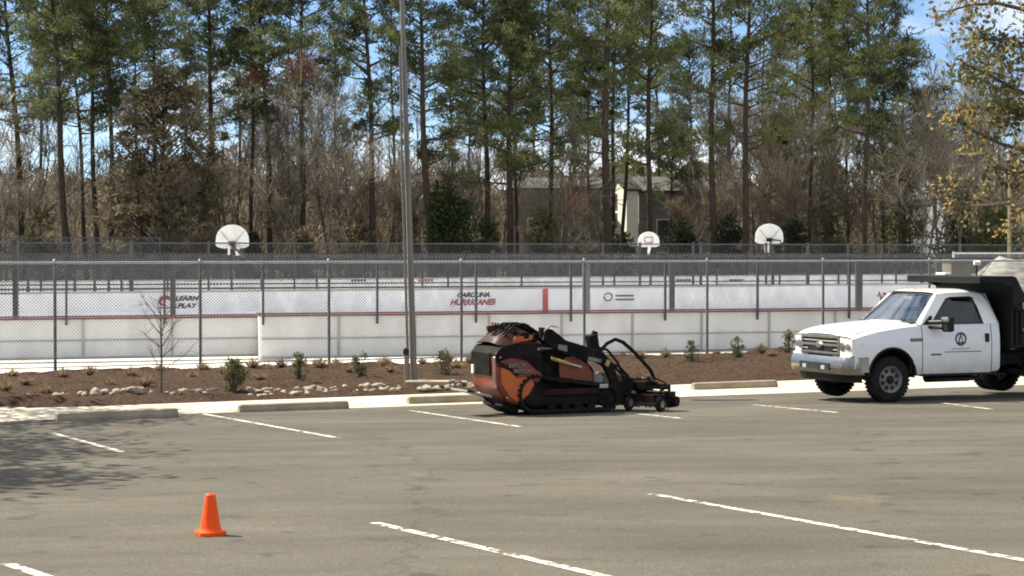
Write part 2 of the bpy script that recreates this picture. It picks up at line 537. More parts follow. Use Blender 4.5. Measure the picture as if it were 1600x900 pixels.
def tag(o, label, cat, group=None):
    o['label'] = label; o['category'] = cat
    if group: o['group'] = group
    return o

def struct(o): o['kind'] = 'structure'; return o

def cards_mesh(name, C, D, L, W, rng, mat, parent=None, loc=None):
    """many small leaf / needle / twig faces: centres, directions, lengths, widths"""
    C = np.asarray(C, float); D = np.asarray(D, float)
    n = len(C)
    D = D / np.linalg.norm(D, axis=1, keepdims=True)
    q = rng.normal(size=(n, 3))
    sd = np.cross(D, q); sd /= np.linalg.norm(sd, axis=1, keepdims=True)
    L = np.broadcast_to(L, (n,))[:, None] / 2; W = np.broadcast_to(W, (n,))[:, None] / 2
    V = np.stack([C - D * L - sd * W * .5, C - D * L + sd * W * .5, C + D * L * .2 + sd * W, C + D * L, C + D * L * .2 - sd * W], 1)
    V = V.reshape(-1, 3)
    me = bpy.data.meshes.new(name)
    me.vertices.add(n * 5)
    me.vertices.foreach_set('co', V.ravel())
    me.loops.add(n * 5)
    me.loops.foreach_set('vertex_index', np.arange(n * 5))
    me.polygons.add(n)
    me.polygons.foreach_set('loop_start', np.arange(n) * 5)
    me.polygons.foreach_set('loop_total', np.full(n, 5))
    me.update(calc_edges=True)
    me.validate()
    return link(name, me, mat, parent)

def copy_tree(o, parent=None):
    c = o.copy(); COL.objects.link(c); c.parent = parent
    for ch in list(o.children): copy_tree(ch, c)
    return c

def text_mesh(s, size, shear=0.0, extrude=0.004, bold=0.0):
    cu = bpy.data.curves.new('lettering', 'FONT')
    cu.body = s; cu.size = size; cu.shear = shear; cu.extrude = extrude; cu.offset = bold
    cu.align_x = 'CENTER'; cu.align_y = 'CENTER'
    ob = bpy.data.objects.new('lettering', cu)
    COL.objects.link(ob)
    bpy.context.view_layer.update()
    me = bpy.data.meshes.new_from_object(ob.evaluated_get(bpy.context.evaluated_depsgraph_get()))
    bpy.data.objects.remove(ob)
    return me

def put_text(name, s, size, mat, o, ax, ay, parent=None, sx=1.0, shear=0.0, bold=0.0):
    """flat lettering: ax = reading direction, ay = up"""
    me = text_mesh(s, size, shear, bold=bold)
    ax = Vector(ax).normalized(); ay = Vector(ay).normalized(); az = ax.cross(ay)
    T = Matrix((ax * sx, ay, az)).transposed().to_4x4()
    T.translation = Vector(o)
    me.transform(T)
    me.materials.clear()
    return link(name, me, mat, parent)

def blur_ground(name, us, vs, zoff, mat):
    b = MB()
    n = len(vs)
    pts = []
    for u in us:
        for v in vs:
            x, y = uv2xy(u, v)
            pts.append((x, y, zg(u, v) + zoff))
    fs = [(i * n + j, (i + 1) * n + j, (i + 1) * n + j + 1, i * n + j + 1) for i in range(len(us) - 1) for j in range(n - 1)]
    b.add(pts, fs)
    return struct(b.build(name, mat))

# ------------------------------------------------------------------ ground, lot, walks
def span(a, b, n): return [a + (b - a) * i / (n - 1) for i in range(n)]
bedv = span(V_WALK, V_FENCE, 9)[1:]
allv = [-300, -100, -40, 0, V_LOT, V_WALK] + bedv + [40, 43.4, 46, 60, 125, 200, 309, 500, 1000, 2500]
allu = [-2000, -600, -200, -60] + span(-40, 70, 12) + [120, 250, 700, 2500]
blur_ground('ground', allu, allv, -0.03, 'earth')
blur_ground('asphalt_lot', [-60, -20, 0, 20, 40, 70], [-40, -10, 0, 10, 20, V_LOT], 0.004, 'asphalt')
blur_ground('sidewalk', span(-1.5, 70, 10), [V_LOT, 30, V_WALK], 0.008, 'concrete')

# planted bed, finely bumped
rng = np.random.default_rng(7)
bed = MB()
us = span(-12, 62, 420); vs = span(V_WALK, V_FENCE + .15, 46)
bump = rng.normal(size=(420, 46)) * 0.016
big = rng.normal(size=(60, 10)) * 0.03
pts = []
for i, u in enumerate(us):
    for j, v in enumerate(vs):
        e = min(1, (v - V_WALK) / .5)
        bi = big[int(i / 7.01), int(j / 4.7)]
        x, y = uv2xy(u, v)
        pts.append((x, y, zg(u, v) + 0.012 + e * (0.03 + bump[i, j] + bi)))
bed.add(pts, [(i * 46 + j, (i + 1) * 46 + j, (i + 1) * 46 + j + 1, i * 46 + j + 1) for i in range(419) for j in range(45)])
struct(bed.build('mulch_bed', 'mulch', smooth=True, angle=80))
blur_ground('court_slab', span(-60, 120, 12), [V_FENCE + .15, 40, 43.4, 46, 60, 80, 98], 0.004, 'slab')
blur_ground('court_paving', [-80, 0, 60, 160], [98, 125], 0.004, 'court')

# corner ramp with flared side at the left end of the walk
fl = MB()
def flare(s, t):
    u = lerp(-4, 6.7, s); v = lerp(lerp(26.9, 28.95, s ** 1.5), 31.6, t)
    x, y = uv2xy(u, v)
    z = zg(u, min(v, V_WALK)) + 0.012 + 0.16 * max(0, 1 - s * 1.05) * min(1, max(0, (t - .15) * 1.5))
    return (x, y, z)
fl.grid(flare, 14, 8)
struct(fl.build('corner_walk', 'concrete', smooth=True))

def painted(p, q, w=0.11):
    p, q = Vector(p), Vector(q)
    d = (q - p).to_2d().normalized(); s = Vector((-d.y, d.x)) * (w / 2)
    b = MB(); n = 12; pts = []
    for i in range(n + 1):
        c = p.lerp(q, i / n)
        for k in (-1, 1):
            x, y = c.x + s.x * k, c.y + s.y * k
            pts.append((x, y, zxy(x, y) + 0.009))
    b.add(pts, [(2 * i, 2 * i + 1, 2 * i + 3, 2 * i + 2) for i in range(n)])
    return struct(b.build('painted_line', 'paint'))
for a, b_ in (((585, 818), (955, 905)), ((1018, 773), (1640, 884)), ((10, 882), (110, 916)), ((80, 677), (195, 708)), ((318, 647.5), (528, 685)),
              ((640, 642), (812, 667.5)), ((985, 646), (1065, 654.5)), ((1176, 633), (1311, 645.5)), ((1470, 630), (1548, 640))):
    painted(G(*a), G(*b_), 0.095)

# ------------------------------------------------------------------ wheel stops
def wheel_stop():
    t = thing('wheel_stop', 'x', 'wheel stop', group='concrete wheel stops along the walk')
    b = MB()
    sec = [(-.085, 0), (-.085, .055), (-.06, .125), (-.035, .14), (.035, .14), (.06, .125), (.085, .055), (.085, 0)]
    L = [-.97, -.93, -.6, -.2, .2, .6, .93, .97]
    vs = []
    for x in L:
        k = 0.86 if abs(x) > .95 else 1
        for y, z in sec: vs.append((x, y * k, z * (k if z > .1 else 1)))
    n = len(sec)
    fs = [(i * n + k, (i + 1) * n + k, (i + 1) * n + (k + 1) % n, i * n + (k + 1) % n) for i in range(len(L) - 1) for k in range(n)]
    fs += [tuple(range(n)), tuple((len(L) - 1) * n + k for k in range(n))]
    b.add(vs, fs)
    b.build('stop_bar', 'stop', t, bevel=.008)
    for x in (-.6, .6):
        MB().lathe([(.02, .139), (.02, .143), (.012, .147)], (x, 0, 0), 8).build('anchor_pin', 'steel', t)
    return t
ws0 = wheel_stop()
for i, (px, py, lab) in enumerate(((184, 655, 'dark stained concrete wheel stop lying in the shade at far left'),
                                   (459, 641.5, 'sunny concrete wheel stop in front of the single dark green shrub'),
                                   (715, 630.5, 'concrete wheel stop in front of the light pole, half hidden by the orange machine'),
                                   (925, 621, 'concrete wheel stop hidden behind the tracks of the orange machine'),
                                   (1148, 612.5, 'concrete wheel stop between the orange machine and the white truck'))):
    o = ws0 if i == 0 else copy_tree(ws0)
    o.location = G(px, py); o.rotation_euler = (0, 0, A + (0.02, -.01, 0, .01, -.015)[i]); o['label'] = lab

# ------------------------------------------------------------------ near chain link fence
def link_mesh(p, q, z0, z1, cell, wire, zfun=None):
    """woven wire between plan points p and q: two families of straight diagonal wires"""
    p, q = Vector(p), Vector(q)
    d = (q - p); Lh = d.length; d.normalize()
    H = z1 - z0
    b = MB()
    nrm = Vector((-d.y, d.x)) * 0.004
    step = cell * math.sqrt(2)
    hw = wire / 2 * math.sqrt(2)
    k = -H
    while k < Lh:
        for sgn in (1, -1):
            s0, s1_ = k, k + H
            h0, h1 = 0.0, H
            if s0 < 0: h0 = -s0; s0 = 0
            if s1_ > Lh: h1 = H - (s1_ - Lh); s1_ = Lh
            if h1 - h0 < .02: continue
            a0, a1 = (z0 + h0, z0 + h1) if sgn > 0 else (z1 - h0, z1 - h1)
            P0 = p + d * s0 + nrm * sgn; P1 = p + d * s1_ + nrm * sgn
            b.add([(P0.x, P0.y, a0 - hw), (P0.x, P0.y, a0 + hw), (P1.x, P1.y, a1 + hw), (P1.x, P1.y, a1 - hw)], [(0, 1, 2, 3)])
        k += step
    return b

FT = P(513, 409.6, atv(513, V_FENCE).y).z     # fence top height
FB = -0.86
fence = thing('chain_link_fence', 'long grey chain-link fence with light top rail behind the planted bed', 'fence')
uL = xy2uv(*atv(-140, V_FENCE).to_2d())[0]; uR = xy2uv(*atv(1760, V_FENCE).to_2d())[0]
post_px = [-120, 86, 313, 514, 721, 913, 1105, 1286, 1452, 1610, 1740]
for px in post_px:
    p = atv(px, V_FENCE)
    b = MB().cyl((p.x, p.y, FB - .25), (p.x, p.y, FT + .03), .034, 10)
    b.lathe([(.045, FT - .02), (.045, FT + .05), (.02, FT + .08)], (p.x, p.y, 0), 10)
    b.build('fence_post', 'galv', fence, smooth=True)
a_, b_ = uv2xy(uL, V_FENCE - .045), uv2xy(uR, V_FENCE - .045)
MB().cyl((*a_, FT), (*b_, FT), .026, 8).build('top_rail', 'galv_rail', fence, smooth=True)
MB().cyl((*a_, FB + .16), (*b_, FB + .13), .012, 6).build('bottom_rail', 'galv', fence)
a_, b_ = uv2xy(uL, V_FENCE - .075), uv2xy(uR, V_FENCE - .075)
link_mesh(a_, b_, FB + .06, FT + .03, .052, .0062).build('wire_mesh', 'mesh', fence)

# ------------------------------------------------------------------ rink near boards
ZR = -1.0
def along(p, q, t): return p + (q - p) * t
def board_run(label, pa, pb, top, npan, frame_px, ZB=ZR):
    """outside of a rink board wall from plan point pa to pb"""
    t = thing('rink_board_wall', label, 'rink boards', group=None)
    d = (pb - pa); L = d.length; d.normalize()
    nr = Vector((d.y, -d.x))          # toward the camera
    rot = Matrix.Rotation(math.atan2(d.y, d.x), 3, 'Z')
    mid = (pa + pb) / 2
    H = top - ZB
    for i in range(npan):
        c = pa + d * (L * (i + .5) / npan)
        w = L / npan - .012
        MB().box((c.x, c.y, ZB + H * .5 + .02), (w, .05, H - .1), rot).build('board_panel', 'board_out', t)
        cc = c + d * (w / 2) + nr * .05
        MB().box((cc.x, cc.y, ZB + H * .5), (.05, .05, H - .12), rot).build('board_rib', 'board_rib', t)
        ci = c - nr * .04
        MB().box((ci.x, ci.y, ZB + H * .52), (w, .012, H - .25), rot).build('inner_panel', 'board_in', t)
    c = mid + nr * .042
    MB().box((c.x, c.y, ZB + H * .47), (L, .03, .035), rot).build('mid_rail', 'board_rib', t)
    MB().box((c.x, c.y, ZB + .09), (L, .034, .06), rot).build('base_rail', 'board_rib', t)
    MB().box((mid.x, mid.y, top), (L, .15, .038), rot).build('cap_rail', 'redrail', t)
    c = mid + nr * .06
    MB().box((c.x, c.y, top - .06), (L, .05, .03), rot).build('cap_trim', 'redrail', t)
    return t, d, nr
pA = P(408, 565, 44.9).to_2d(); pB = P(1600, 546, 51.0).to_2d()
ZT = 0.2
_, dR, nR = board_run('long white rink board wall with red cap rail facing the parking lot', pA, pB, ZT, 11, None)
pC = P(-160, 566, 43.6).to_2d(); pD = P(404, 558, 46.3).to_2d()
_, dL, nL = board_run('set back stretch of white rink boards with red cap rail at far left', pC, pD, 0.13, 4, None, ZR)
# return between the two stretches
rt = thing('rink_gate_panel', 'narrow white return panel closing the step in the rink boards', 'rink gate')
c = (pA + pD) / 2
dv = pD - pA
MB().box((c.x, c.y, -0.42), (dv.length - .12, .05, 1.1), Matrix.Rotation(math.atan2(dv.y, dv.x), 3, 'Z')).build('gate_panel', 'board_out', rt)
MB().box((c.x, c.y, 0.17), (dv.length - .2, .12, .05), Matrix.Rotation(math.atan2(dv.y, dv.x), 3, 'Z')).build('gate_rail', 'redrail', rt)

def on_line(px, p, q):
    k = ray(px, 450).x
    # x = k*y on line p + t (q-p)
    d = q - p
    t = (k * p.y - p.x) / (d.x - k * d.y)
    return p + d * t

# black net posts on the outside of the near boards, with a rail and netting
nf = thing('rink_safety_fence', 'black steel posts and wire netting standing above the near rink boards', 'rink fence')
for px in (103, 256, 410, 588, 742, 890, 1037, 1181, 1324, 1466, 1600):
    line = (pC, pD) if px < 405 else (pA, pB)
    nr = nL if px < 405 else nR
    p = on_line(px, *line) + nr * .11
    b = MB().box((p.x, p.y, (ZT - .28 + FT + .1) / 2), (.05, .07, FT + .1 - ZT + .28), Matrix.Rotation(.3, 3, 'Z'))
    b.build('net_post', 'blacksteel', nf)
for ln in ((pC, pD, nL), (pA, pB, nR)):
    a_ = ln[0] + ln[2] * .11; b_ = ln[1] + ln[2] * .11
    for z in (FT + .06,):
        MB().cyl((a_.x, a_.y, z), (b_.x, b_.y, z), .025, 6).build('net_rail', 'blacksteel', nf)
    link_mesh(a_, b_, ZT + .03, FT + .04, .06, .0042).build('netting', 'blackwire', nf)

# tall black gate frame at far left
gf = thing('gate_frame', 'tall black gate frame with cross rails rising at far left edge', 'gate')
g1 = GZ(24, 45.2); g0 = GZ(-90, 45.0)
for p in (g1, g0):
    MB().box((p.x, p.y, .6), (.12, .12, 2.9), None).build('gate_post', 'blacksteel', gf)
for py in (377, 436, 459):
    z = P(10, py, 45.1).z
    MB().cyl((g0.x, g0.y, z), (g1.x, g1.y, z), .022, 6).build('gate_rail', 'blacksteel', gf)
for k in (.25, .5, .75):
    c = g0.lerp(g1, k)
    MB().cyl((c.x, c.y, .1), (c.x, c.y, 2.0), .02, 6).build('gate_bar', 'blacksteel', gf)

# ------------------------------------------------------------------ far boards with adverts
def far_wall(label, pts, H, mat='board_in', name='rink_board_wall', rail='bluerail', ribs=10, capm='redrail'):
    """pts = two (px, py_top, Y) surveyed along the top edge"""
    t = thing(name, label, 'rink boards')
    a, b = P(*pts[0]), P(*pts[1])
    n = 12
    d = (b - a)
    ex = d * .18
    a = a - ex; b = b + d * .55
    dn = Vector((d.x, d.y, 0)).normalized()
    nr = Vector((dn.y, -dn.x, 0))
    for i in range(n):
        p0, p1 = a.lerp(b, i / n), a.lerp(b, (i + 1) / n)
        q0, q1 = p0 + dn * .01, p1 - dn * .01
        MB().add([q0, q1, q1 - Vector((0, 0, H)), q0 - Vector((0, 0, H)),
                  q0 - nr * .06, q1 - nr * .06, q1 - nr * .06 - Vector((0, 0, H)), q0 - nr * .06 - Vector((0, 0, H))],
                 [(0, 1, 2, 3), (4, 5, 6, 7), (0, 1, 5, 4), (1, 2, 6, 5), (2, 3, 7, 6), (3, 0, 4, 7)]).build('board_panel', mat, t)
    MB().cyl(a + Vector((0, 0, .03)), b + Vector((0, 0, .03)), .04, 8).build('cap_rail', capm, t)
    return t, a, b, dn, nr
fw, fa, fb, fd, fn = far_wall('white far boards of the near rink carrying the printed adverts', ((100, 458.7, 69.0), (1200, 447.5, 80.5)), 1.25, capm='board_rib')
def on_wall(px, py, a=None, b=None, n=None):
    a = a or fa; b = b or fb; n = n or fn
    q = on_line(px, a.to_2d(), b.to_2d())
    p = P(px, py, q.y) + n * .02
    return p, q.y / FPX
UP = Vector((0, 0, 1))
def wtext(s, px, py, hpx, mat, wpx=None, shear=0.2, a=None, b=None, n=None, d=None, bold=0.012, parent=None):
    p, k = on_wall(px, py, a, b, n)
    size = hpx * k / .70
    sx = 1.0
    if wpx:
        me = text_mesh(s, size); xs = [v.co.x for v in me.vertices]
        sx = wpx * k / (max(xs) - min(xs)) / abs(fd.x)
        bpy.data.meshes.remove(me)
    return put_text('lettering', s, size, mat, p, d or fd, UP, parent or fw, sx, shear, bold)
wtext('CAROLINA', 739, 461, 7, 'addark', 50, .35)
wtext('HURRICANES', 738, 472.5, 9, 'adred', 68, .35)
wtext('LEARN', 291, 466.5, 7, 'addark', 32, .3)
wtext('PLAY', 291, 478, 7, 'addark', 26, .3)
# red swirl emblem next to the words
p, k = on_wall(262, 469)
b = MB()
sw = []
for i in range(15):
    an = i / 14 * 4.6; r = (2 + 15 * i / 14) * k
    sw.append(p + fd * (r * math.cos(an)) + UP * (r * .55 * math.sin(an)) + fn * .01)
b.tube(sw, [(.5 + 3.2 * math.sin(math.pi * i / 14)) * k for i in range(15)], 6)
b.build('emblem', 'adred', fw)
p, k = on_wall(262, 481)
MB().box(p, (34 * k, .01, 1.6 * k), Matrix.Rotation(math.atan2(fd.y, fd.x), 3, 'Z')).build('emblem_underline', 'addark', fw)
# ringed emblem and two lines of small print right of the red line
p, k = on_wall(950, 464)
b = MB()
b.tube([p + fd * (7 * k * math.cos(t)) + UP * (6 * k * math.sin(t)) for t in span(0, 2 * math.pi, 15)], .9 * k, 6, cap=False)
b.build('emblem', 'addark', fw)
for py in (462, 468):
    p, k = on_wall(976, py)
    b = MB()
    for j in range(7):
        b.box(p + fd * ((j - 3) * 4.6 * k), (3.6 * k, .01, 2.6 * k), Matrix.Rotation(math.atan2(fd.y, fd.x), 3, 'Z'))
    b.build('print_line', 'addark', fw)
# red script-like scribble emblem at right
p, k = on_wall(1385, 463)
b = MB()
b.tube([p + fd * ((-16 + 2.2 * i) * k) + UP * (7 * math.sin(i * 1.45) * k) for i in range(15)], 1.3 * k, 6)
b.build('emblem', 'adred', fw)
# red centre line across the boards
p, k = on_wall(852, 470)
MB().box((p.x, p.y, p.z), (9 * k, .02, 38 * k), Matrix.Rotation(math.atan2(fd.y, fd.x), 3, 'Z')).build('centre_line', 'redpaint', fw)
# posts on the far boards
ff = thing('rink_safety_fence', 'black posts and netting standing above the far boards with adverts', 'rink fence')
fat, fbt = fa.to_2d() - fn.to_2d() * .15, fb.to_2d() - fn.to_2d() * .15
for px, w in ((-60, .1), (205, .14), (326, .07), (460, .07), (660, .07), (815, .08), (942, .09), (1000, .1), (1083, .1), (1095, .12), (1197, .1), (1262, .14), (1325, .1), (1378, .08), (1440, .1), (1500, .1), (1640, .1)):
    q = on_line(px, fat, fbt)
    MB().box((q.x, q.y, .6), (w, w, 3.2), None).build('net_post', 'blacksteel', ff)
link_mesh(fat, fbt, .25, 2.1, .09, .010).build('netting', 'blackwire', ff)
MB().cyl((*fat, 2.12), (*fbt, 2.12), .03, 6).build('net_rail', 'blacksteel', ff)

# second rink beyond: dark railed near boards and pale far boards
r2, ra, rb, rd, rn = far_wall('near boards of the second rink, pale with dark rail', ((100, 453, 77.5), (1200, 446, 89.5)), 1.25, 'board_out', capm='blacksteel')
for px in (44, 64, 104, 117, 148, 170, 190, 262, 362, 495, 700, 960, 1050, 1120, 1218, 1310, 1400):
    q = on_line(px, ra.to_2d(), rb.to_2d())
    z = P(px, 449, q.y).z
    MB().box((q.x, q.y, z + .25), (.09, .09, .95), None).build('rail_post', 'blacksteel', r2)
p0, p1 = ra + UP * .22, rb + UP * .22
MB().cyl(p0, p1, .035, 6).build('hand_rail', 'blacksteel', r2)
r3, sa, sb, sd, sn = far_wall('pale far boards of the second rink beneath the dark woods', ((100, 440.5, 98.0), (1200, 431.5, 112.0)), 1.3, capm='board_rib')
for px in (300, 560, 665, 1068, 1150):
    p, k = on_wall(px, 438, sa, sb, sn)
    b = MB()
    for j in range(5):
        b.box(p + sd * ((j - 2) * 5 * k), (3.6 * k, .01, 4.0 * k), Matrix.Rotation(math.atan2(sd.y, sd.x), 3, 'Z'))
    b.build('print_line', 'adred' if px in (300, 665) else 'addark', r3)

# back fence behind the rinks
def back_fence(label, pts, top, base, cell, wire, mat, step, pm_='blacksteel', name='chain_link_fence'):
    t = thing(name, label, 'fence')
    for (a, b) in zip(pts[:-1], pts[1:]):
        a, b = Vector(a), Vector(b)
        n = max(1, int((b - a).length / step))
        for i in range(n + 1):
            c = a.lerp(b, i / n)
            MB().cyl((c.x, c.y, base), (c.x, c.y, top + .05), .045, 6).build('fence_post', pm_, t)
        MB().cyl((a.x, a.y, top), (b.x, b.y, top), .035, 6).build('fence_rail', pm_, t)
        link_mesh(a, b, base, top, cell, wire).build('wire_mesh', mat, t)
    return t
y0 = 128
back_fence('tall grey wire fence running behind both rinks in front of the woods', [P(-300, 396, 110).to_2d(), P(1900, 396, 126).to_2d()], 1.70, -1.0, .16, .055, 'backwire', 4.2)
back_fence('black wire fence sticking up behind the left end of the rinks', [P(-200, 396, 102).to_2d(), P(250, 396, 106).to_2d()], 2.62, -1.0, .16, .02, 'blackwire', 2.6)
back_fence('pale railed wire fence behind the dump truck at right edge', [P(1490, 396, 62).to_2d(), P(1760, 396, 66).to_2d()], 1.72, -1.0, .07, .012, 'mesh', 3.0, 'galv_rail')

# thick dark masts among the rinks
for px, w, Y, top, lab in ((270, .17, 62, 409, 'thick dark mast in front of the red swirl advert'), (1050, .20, 66, 409, 'thick dark mast under the gap between the two right backboards'),
                      (1342, .24, 66, 409, 'thick dark mast beside the windshield of the white truck'), (916, .22, 52, 408, 'pale thick mast just right of the red centre line')):
    g = GZ(px, Y)
    z = P(px, top, Y).z
    b = MB().box((g.x, g.y, (z + g.z) / 2), (w, w, z - g.z))
    b.box((g.x, g.y, g.z + .02), (w * 2, w * 2, .04))
    tag(b.build('mast', 'blacksteel' if px != 916 else 'galv', bevel=.01), lab, 'mast', 'masts standing in the rinks')

# ------------------------------------------------------------------ basketball hoops
def hoop(px, pyt, pyb, wpx, Y, postpx, facing_away, label, square=False):
    k = Y / FPX
    c = P(px, (pyt + pyb) / 2, Y)
    g = GZ(px, Y)
    t = thing('basketball_hoop', label, 'basketball hoop', (c.x, Y, g.z), group='fan backboards above the rinks')
    zc = P(px, pyb, Y).z - g.z
    w = wpx * k; h = (pyb - pyt) * k
    poly = [(-w * .30, 0.0), (-w * .42, .04 * h), (-w * .5, h * .12)]
    for i in range(13):
        a = math.pi - math.pi * i / 12
        poly.append((w * .5 * math.cos(a), h * .30 + h * .70 * math.sin(a) ** .85))
    poly += [(w * .5, h * .12), (w * .42, .04 * h), (w * .30, 0.0)]
    th = .045
    MB().prism(poly, (0, 0, zc), (1, 0, 0), (0, 0, 1), (0, 1, 0), th).build('backboard', 'backboard', t, bevel=.01)
    s = -1 if facing_away else 1
    yb = -.05 if facing_away else .1
    if facing_away:
        for sx in (-1, 1):
            MB().tube([(sx * w * .08, -.02, zc + h * .25), (sx * w * .36, -.02, zc + h * .72)], .018, 6).build('brace', 'board_rib', t)
        MB().box((0, -.05, zc + h * .2), (.26, .07, .16)).build('bracket', 'dkplastic', t)
    if square:
        b = MB()
        sw, sh = w * .36, h * .34
        for (x, z, dx, dz) in ((0, sh, sw, .05), (0, 0, sw, .05), (-sw / 2, sh / 2, .05, sh), (sw / 2, sh / 2, .05, sh)):
            b.box((x, -.012, zc + h * .30 + z), (dx, .016, dz))
        b.build('target_square', 'purpletrim', t)
        MB().tube([(.23 * math.cos(a), -.3 + .23 * math.sin(a), zc + h * .22) for a in span(0, 2 * math.pi, 16)], .014, 6, cap=False).build('rim', 'redpaint', t)
    else:
        MB().tube([(.23 * math.cos(a), .35 + .23 * math.sin(a), zc + h * .18) for a in span(0, 2 * math.pi, 16)], .014, 6, cap=False).build('rim', 'redpaint', t)
    # white pole and gooseneck
    ox = (postpx - px) * k
    if square:
        pts_ = [(.06, .1, zc + h * .3), (.05, .12, zc - .05 * h), (.02, .12, zc - .45 * h)]
        MB().tube(pts_, [.09, .09, .06], 8).build('support_arm', 'whitemetal', t, smooth=True)
    elif ox > .5:
        MB().tube([(-.12, -.1, zc + h * .1), (-.13, -.1, zc - h * .28)], .05, 8).build('support_arm', 'whitemetal', t)
        MB().tube([(.22, -.1, zc + h * .05), (.24, -.1, zc - h * .30)], .09, 8).build('support_arm', 'whitemetal', t)
    else:
        MB().tube([(-.1, -.1, zc + h * .1), (-.12, -.1, zc - h * .42)], .12, 8).build('support_arm', 'whitemetal', t)
        MB().tube([(.1, -.1, zc + h * .2), (.5, -.12, zc + h * .16), (.5, -.12, zc + h * .04)], .035, 6).build('crank_arm', 'dkplastic', t)
    MB().tube([(0, -.12 if facing_away else .14, zc + h * .1), (ox * .6, -.14 if facing_away else .14, zc - h * .5), (ox, -.14 if facing_away else .14, zc - h * .9), (ox, -.14 if facing_away else .14, 0)], .075, 8).build('hoop_pole', 'blacksteel', t, smooth=True)
    return t
hoop(363, 351, 388, 52, 74.5, 410, True, 'leftmost white fan backboard with braces, turned away from the lot')
hoop(1013.5, 362, 386, 34, 100, 1017, False, 'small white backboard with purple target square in front of the cream house', True)
hoop(1202, 349.5, 381, 44, 82, 1207, True, 'right white fan backboard with dark crank, right of the small one')

# ------------------------------------------------------------------ trees
def rot_basis(d):
    d = d / np.linalg.norm(d)
    return d

def pine(name, label, px, lean_px, Y0, wpx, crown_start, seed, Ht=None, mat='needle', dens=1.0, spread=1.0, group='pines of the wood behind the rinks', limbs_n=None, cat='pine tree', bare=0.0):
    rg = np.random.default_rng(seed)
    Y = Y0 + 5
    k = Y / FPX
    g = GZ(px, Y)
    H = Ht or rg.uniform(24, 29)
    t = thing(name, label, cat, g, group=group)
    lean = (lean_px - px) * k / (396 * k)      # horizontal drift per metre
    r0 = wpx * k / 2
    ph = rg.uniform(0, 6.28)
    def cx(z): return np.array([lean * (z - 2.7) + .10 * math.sin(z * .35 + ph) * min(1, z / 4), .1 * math.cos(z * .3 + ph), z])
    zs = np.linspace(-.2, H, 16)
    b = MB()
    b.tube([cx(z) for z in zs], [max(.03, r0 * (1.12 - .9 * (max(z, 0) / H) ** 1.2) + (.12 * r0 if z < 1 else 0)) for z in zs], 8)
    n = limbs_n or int(36 * dens)
    z0 = crown_start + 1.6
    C = []; D = []
    for i in range(n):
        f = (i + rg.uniform(-.4, .4)) / n
        f = min(max(f, 0), 1)
        if f < .3 and rg.uniform() < .35: continue
        z = z0 + (H - z0) * f * .98
        az = rg.uniform(0, 2 * math.pi)
        Lm = spread * (rg.uniform(2.0, 5.0) * (1 - .70 * f ** 2.0)) * (1 if f > .12 else rg.uniform(.5, 1.0))
        el = rg.uniform(-.12, .35) + .5 * f
        base = cx(z)
        dr = np.array([math.cos(az) * math.cos(el), math.sin(az) * math.cos(el), math.sin(el)])
        pt = []
        for s in (0, .35, .7, 1):
            pt.append(base + dr * Lm * s + np.array([0, 0, .18 * Lm * s * s + rg.normal() * .05]))
        b.tube(pt, [.05 + .018 * Lm * (1 - f), .042, .028, .012], 5)
        if rg.uniform() < bare and f < .5: continue
        nc = int(5 + 2.6 * Lm)
        for j in range(nc):
            s = rg.uniform(.42, 1.05)
            off = rg.normal(size=3) * np.array([.42, .42, .24]) * (.5 + .28 * Lm * s)
            c0 = base + dr * Lm * s + np.array([0, 0, .18 * Lm * s * s + .1]) + off
            rr = rg.uniform(.30, .62)
            m = int(22 * dens ** .5 * (rr / .5) ** 2)
            o = rg.normal(size=(m, 3)); o /= np.linalg.norm(o, axis=1, keepdims=True)
            o *= (rg.uniform(.15, 1, size=(m, 1)) ** .5)
            C.append(c0 + o * rr * np.array([1.15, 1.15, .62]))
            dd = o + np.array([0, 0, .45]) + rg.normal(size=(m, 3)) * .35
            D.append(dd)
    # dead stubs below the crown
    for i in range(7):
        z = rg.uniform(z0 * .5, z0 * 1.02); az = rg.uniform(0, 6.28); Lm = rg.uniform(.5, 1.6)
        base = cx(z)
        b.tube([base, base + np.array([math.cos(az) * Lm, math.sin(az) * Lm, rg.uniform(-.1, .5)])], [.035, .01], 4)
    b.build('trunk', 'bark', t, smooth=True)
    C = np.concatenate(C); D = np.concatenate(D)
    N = len(C)
    cards_mesh('crown', C, D, rg.uniform(.22, .46, N), rg.uniform(.05, .10, N), rg, mat, t)
    return t

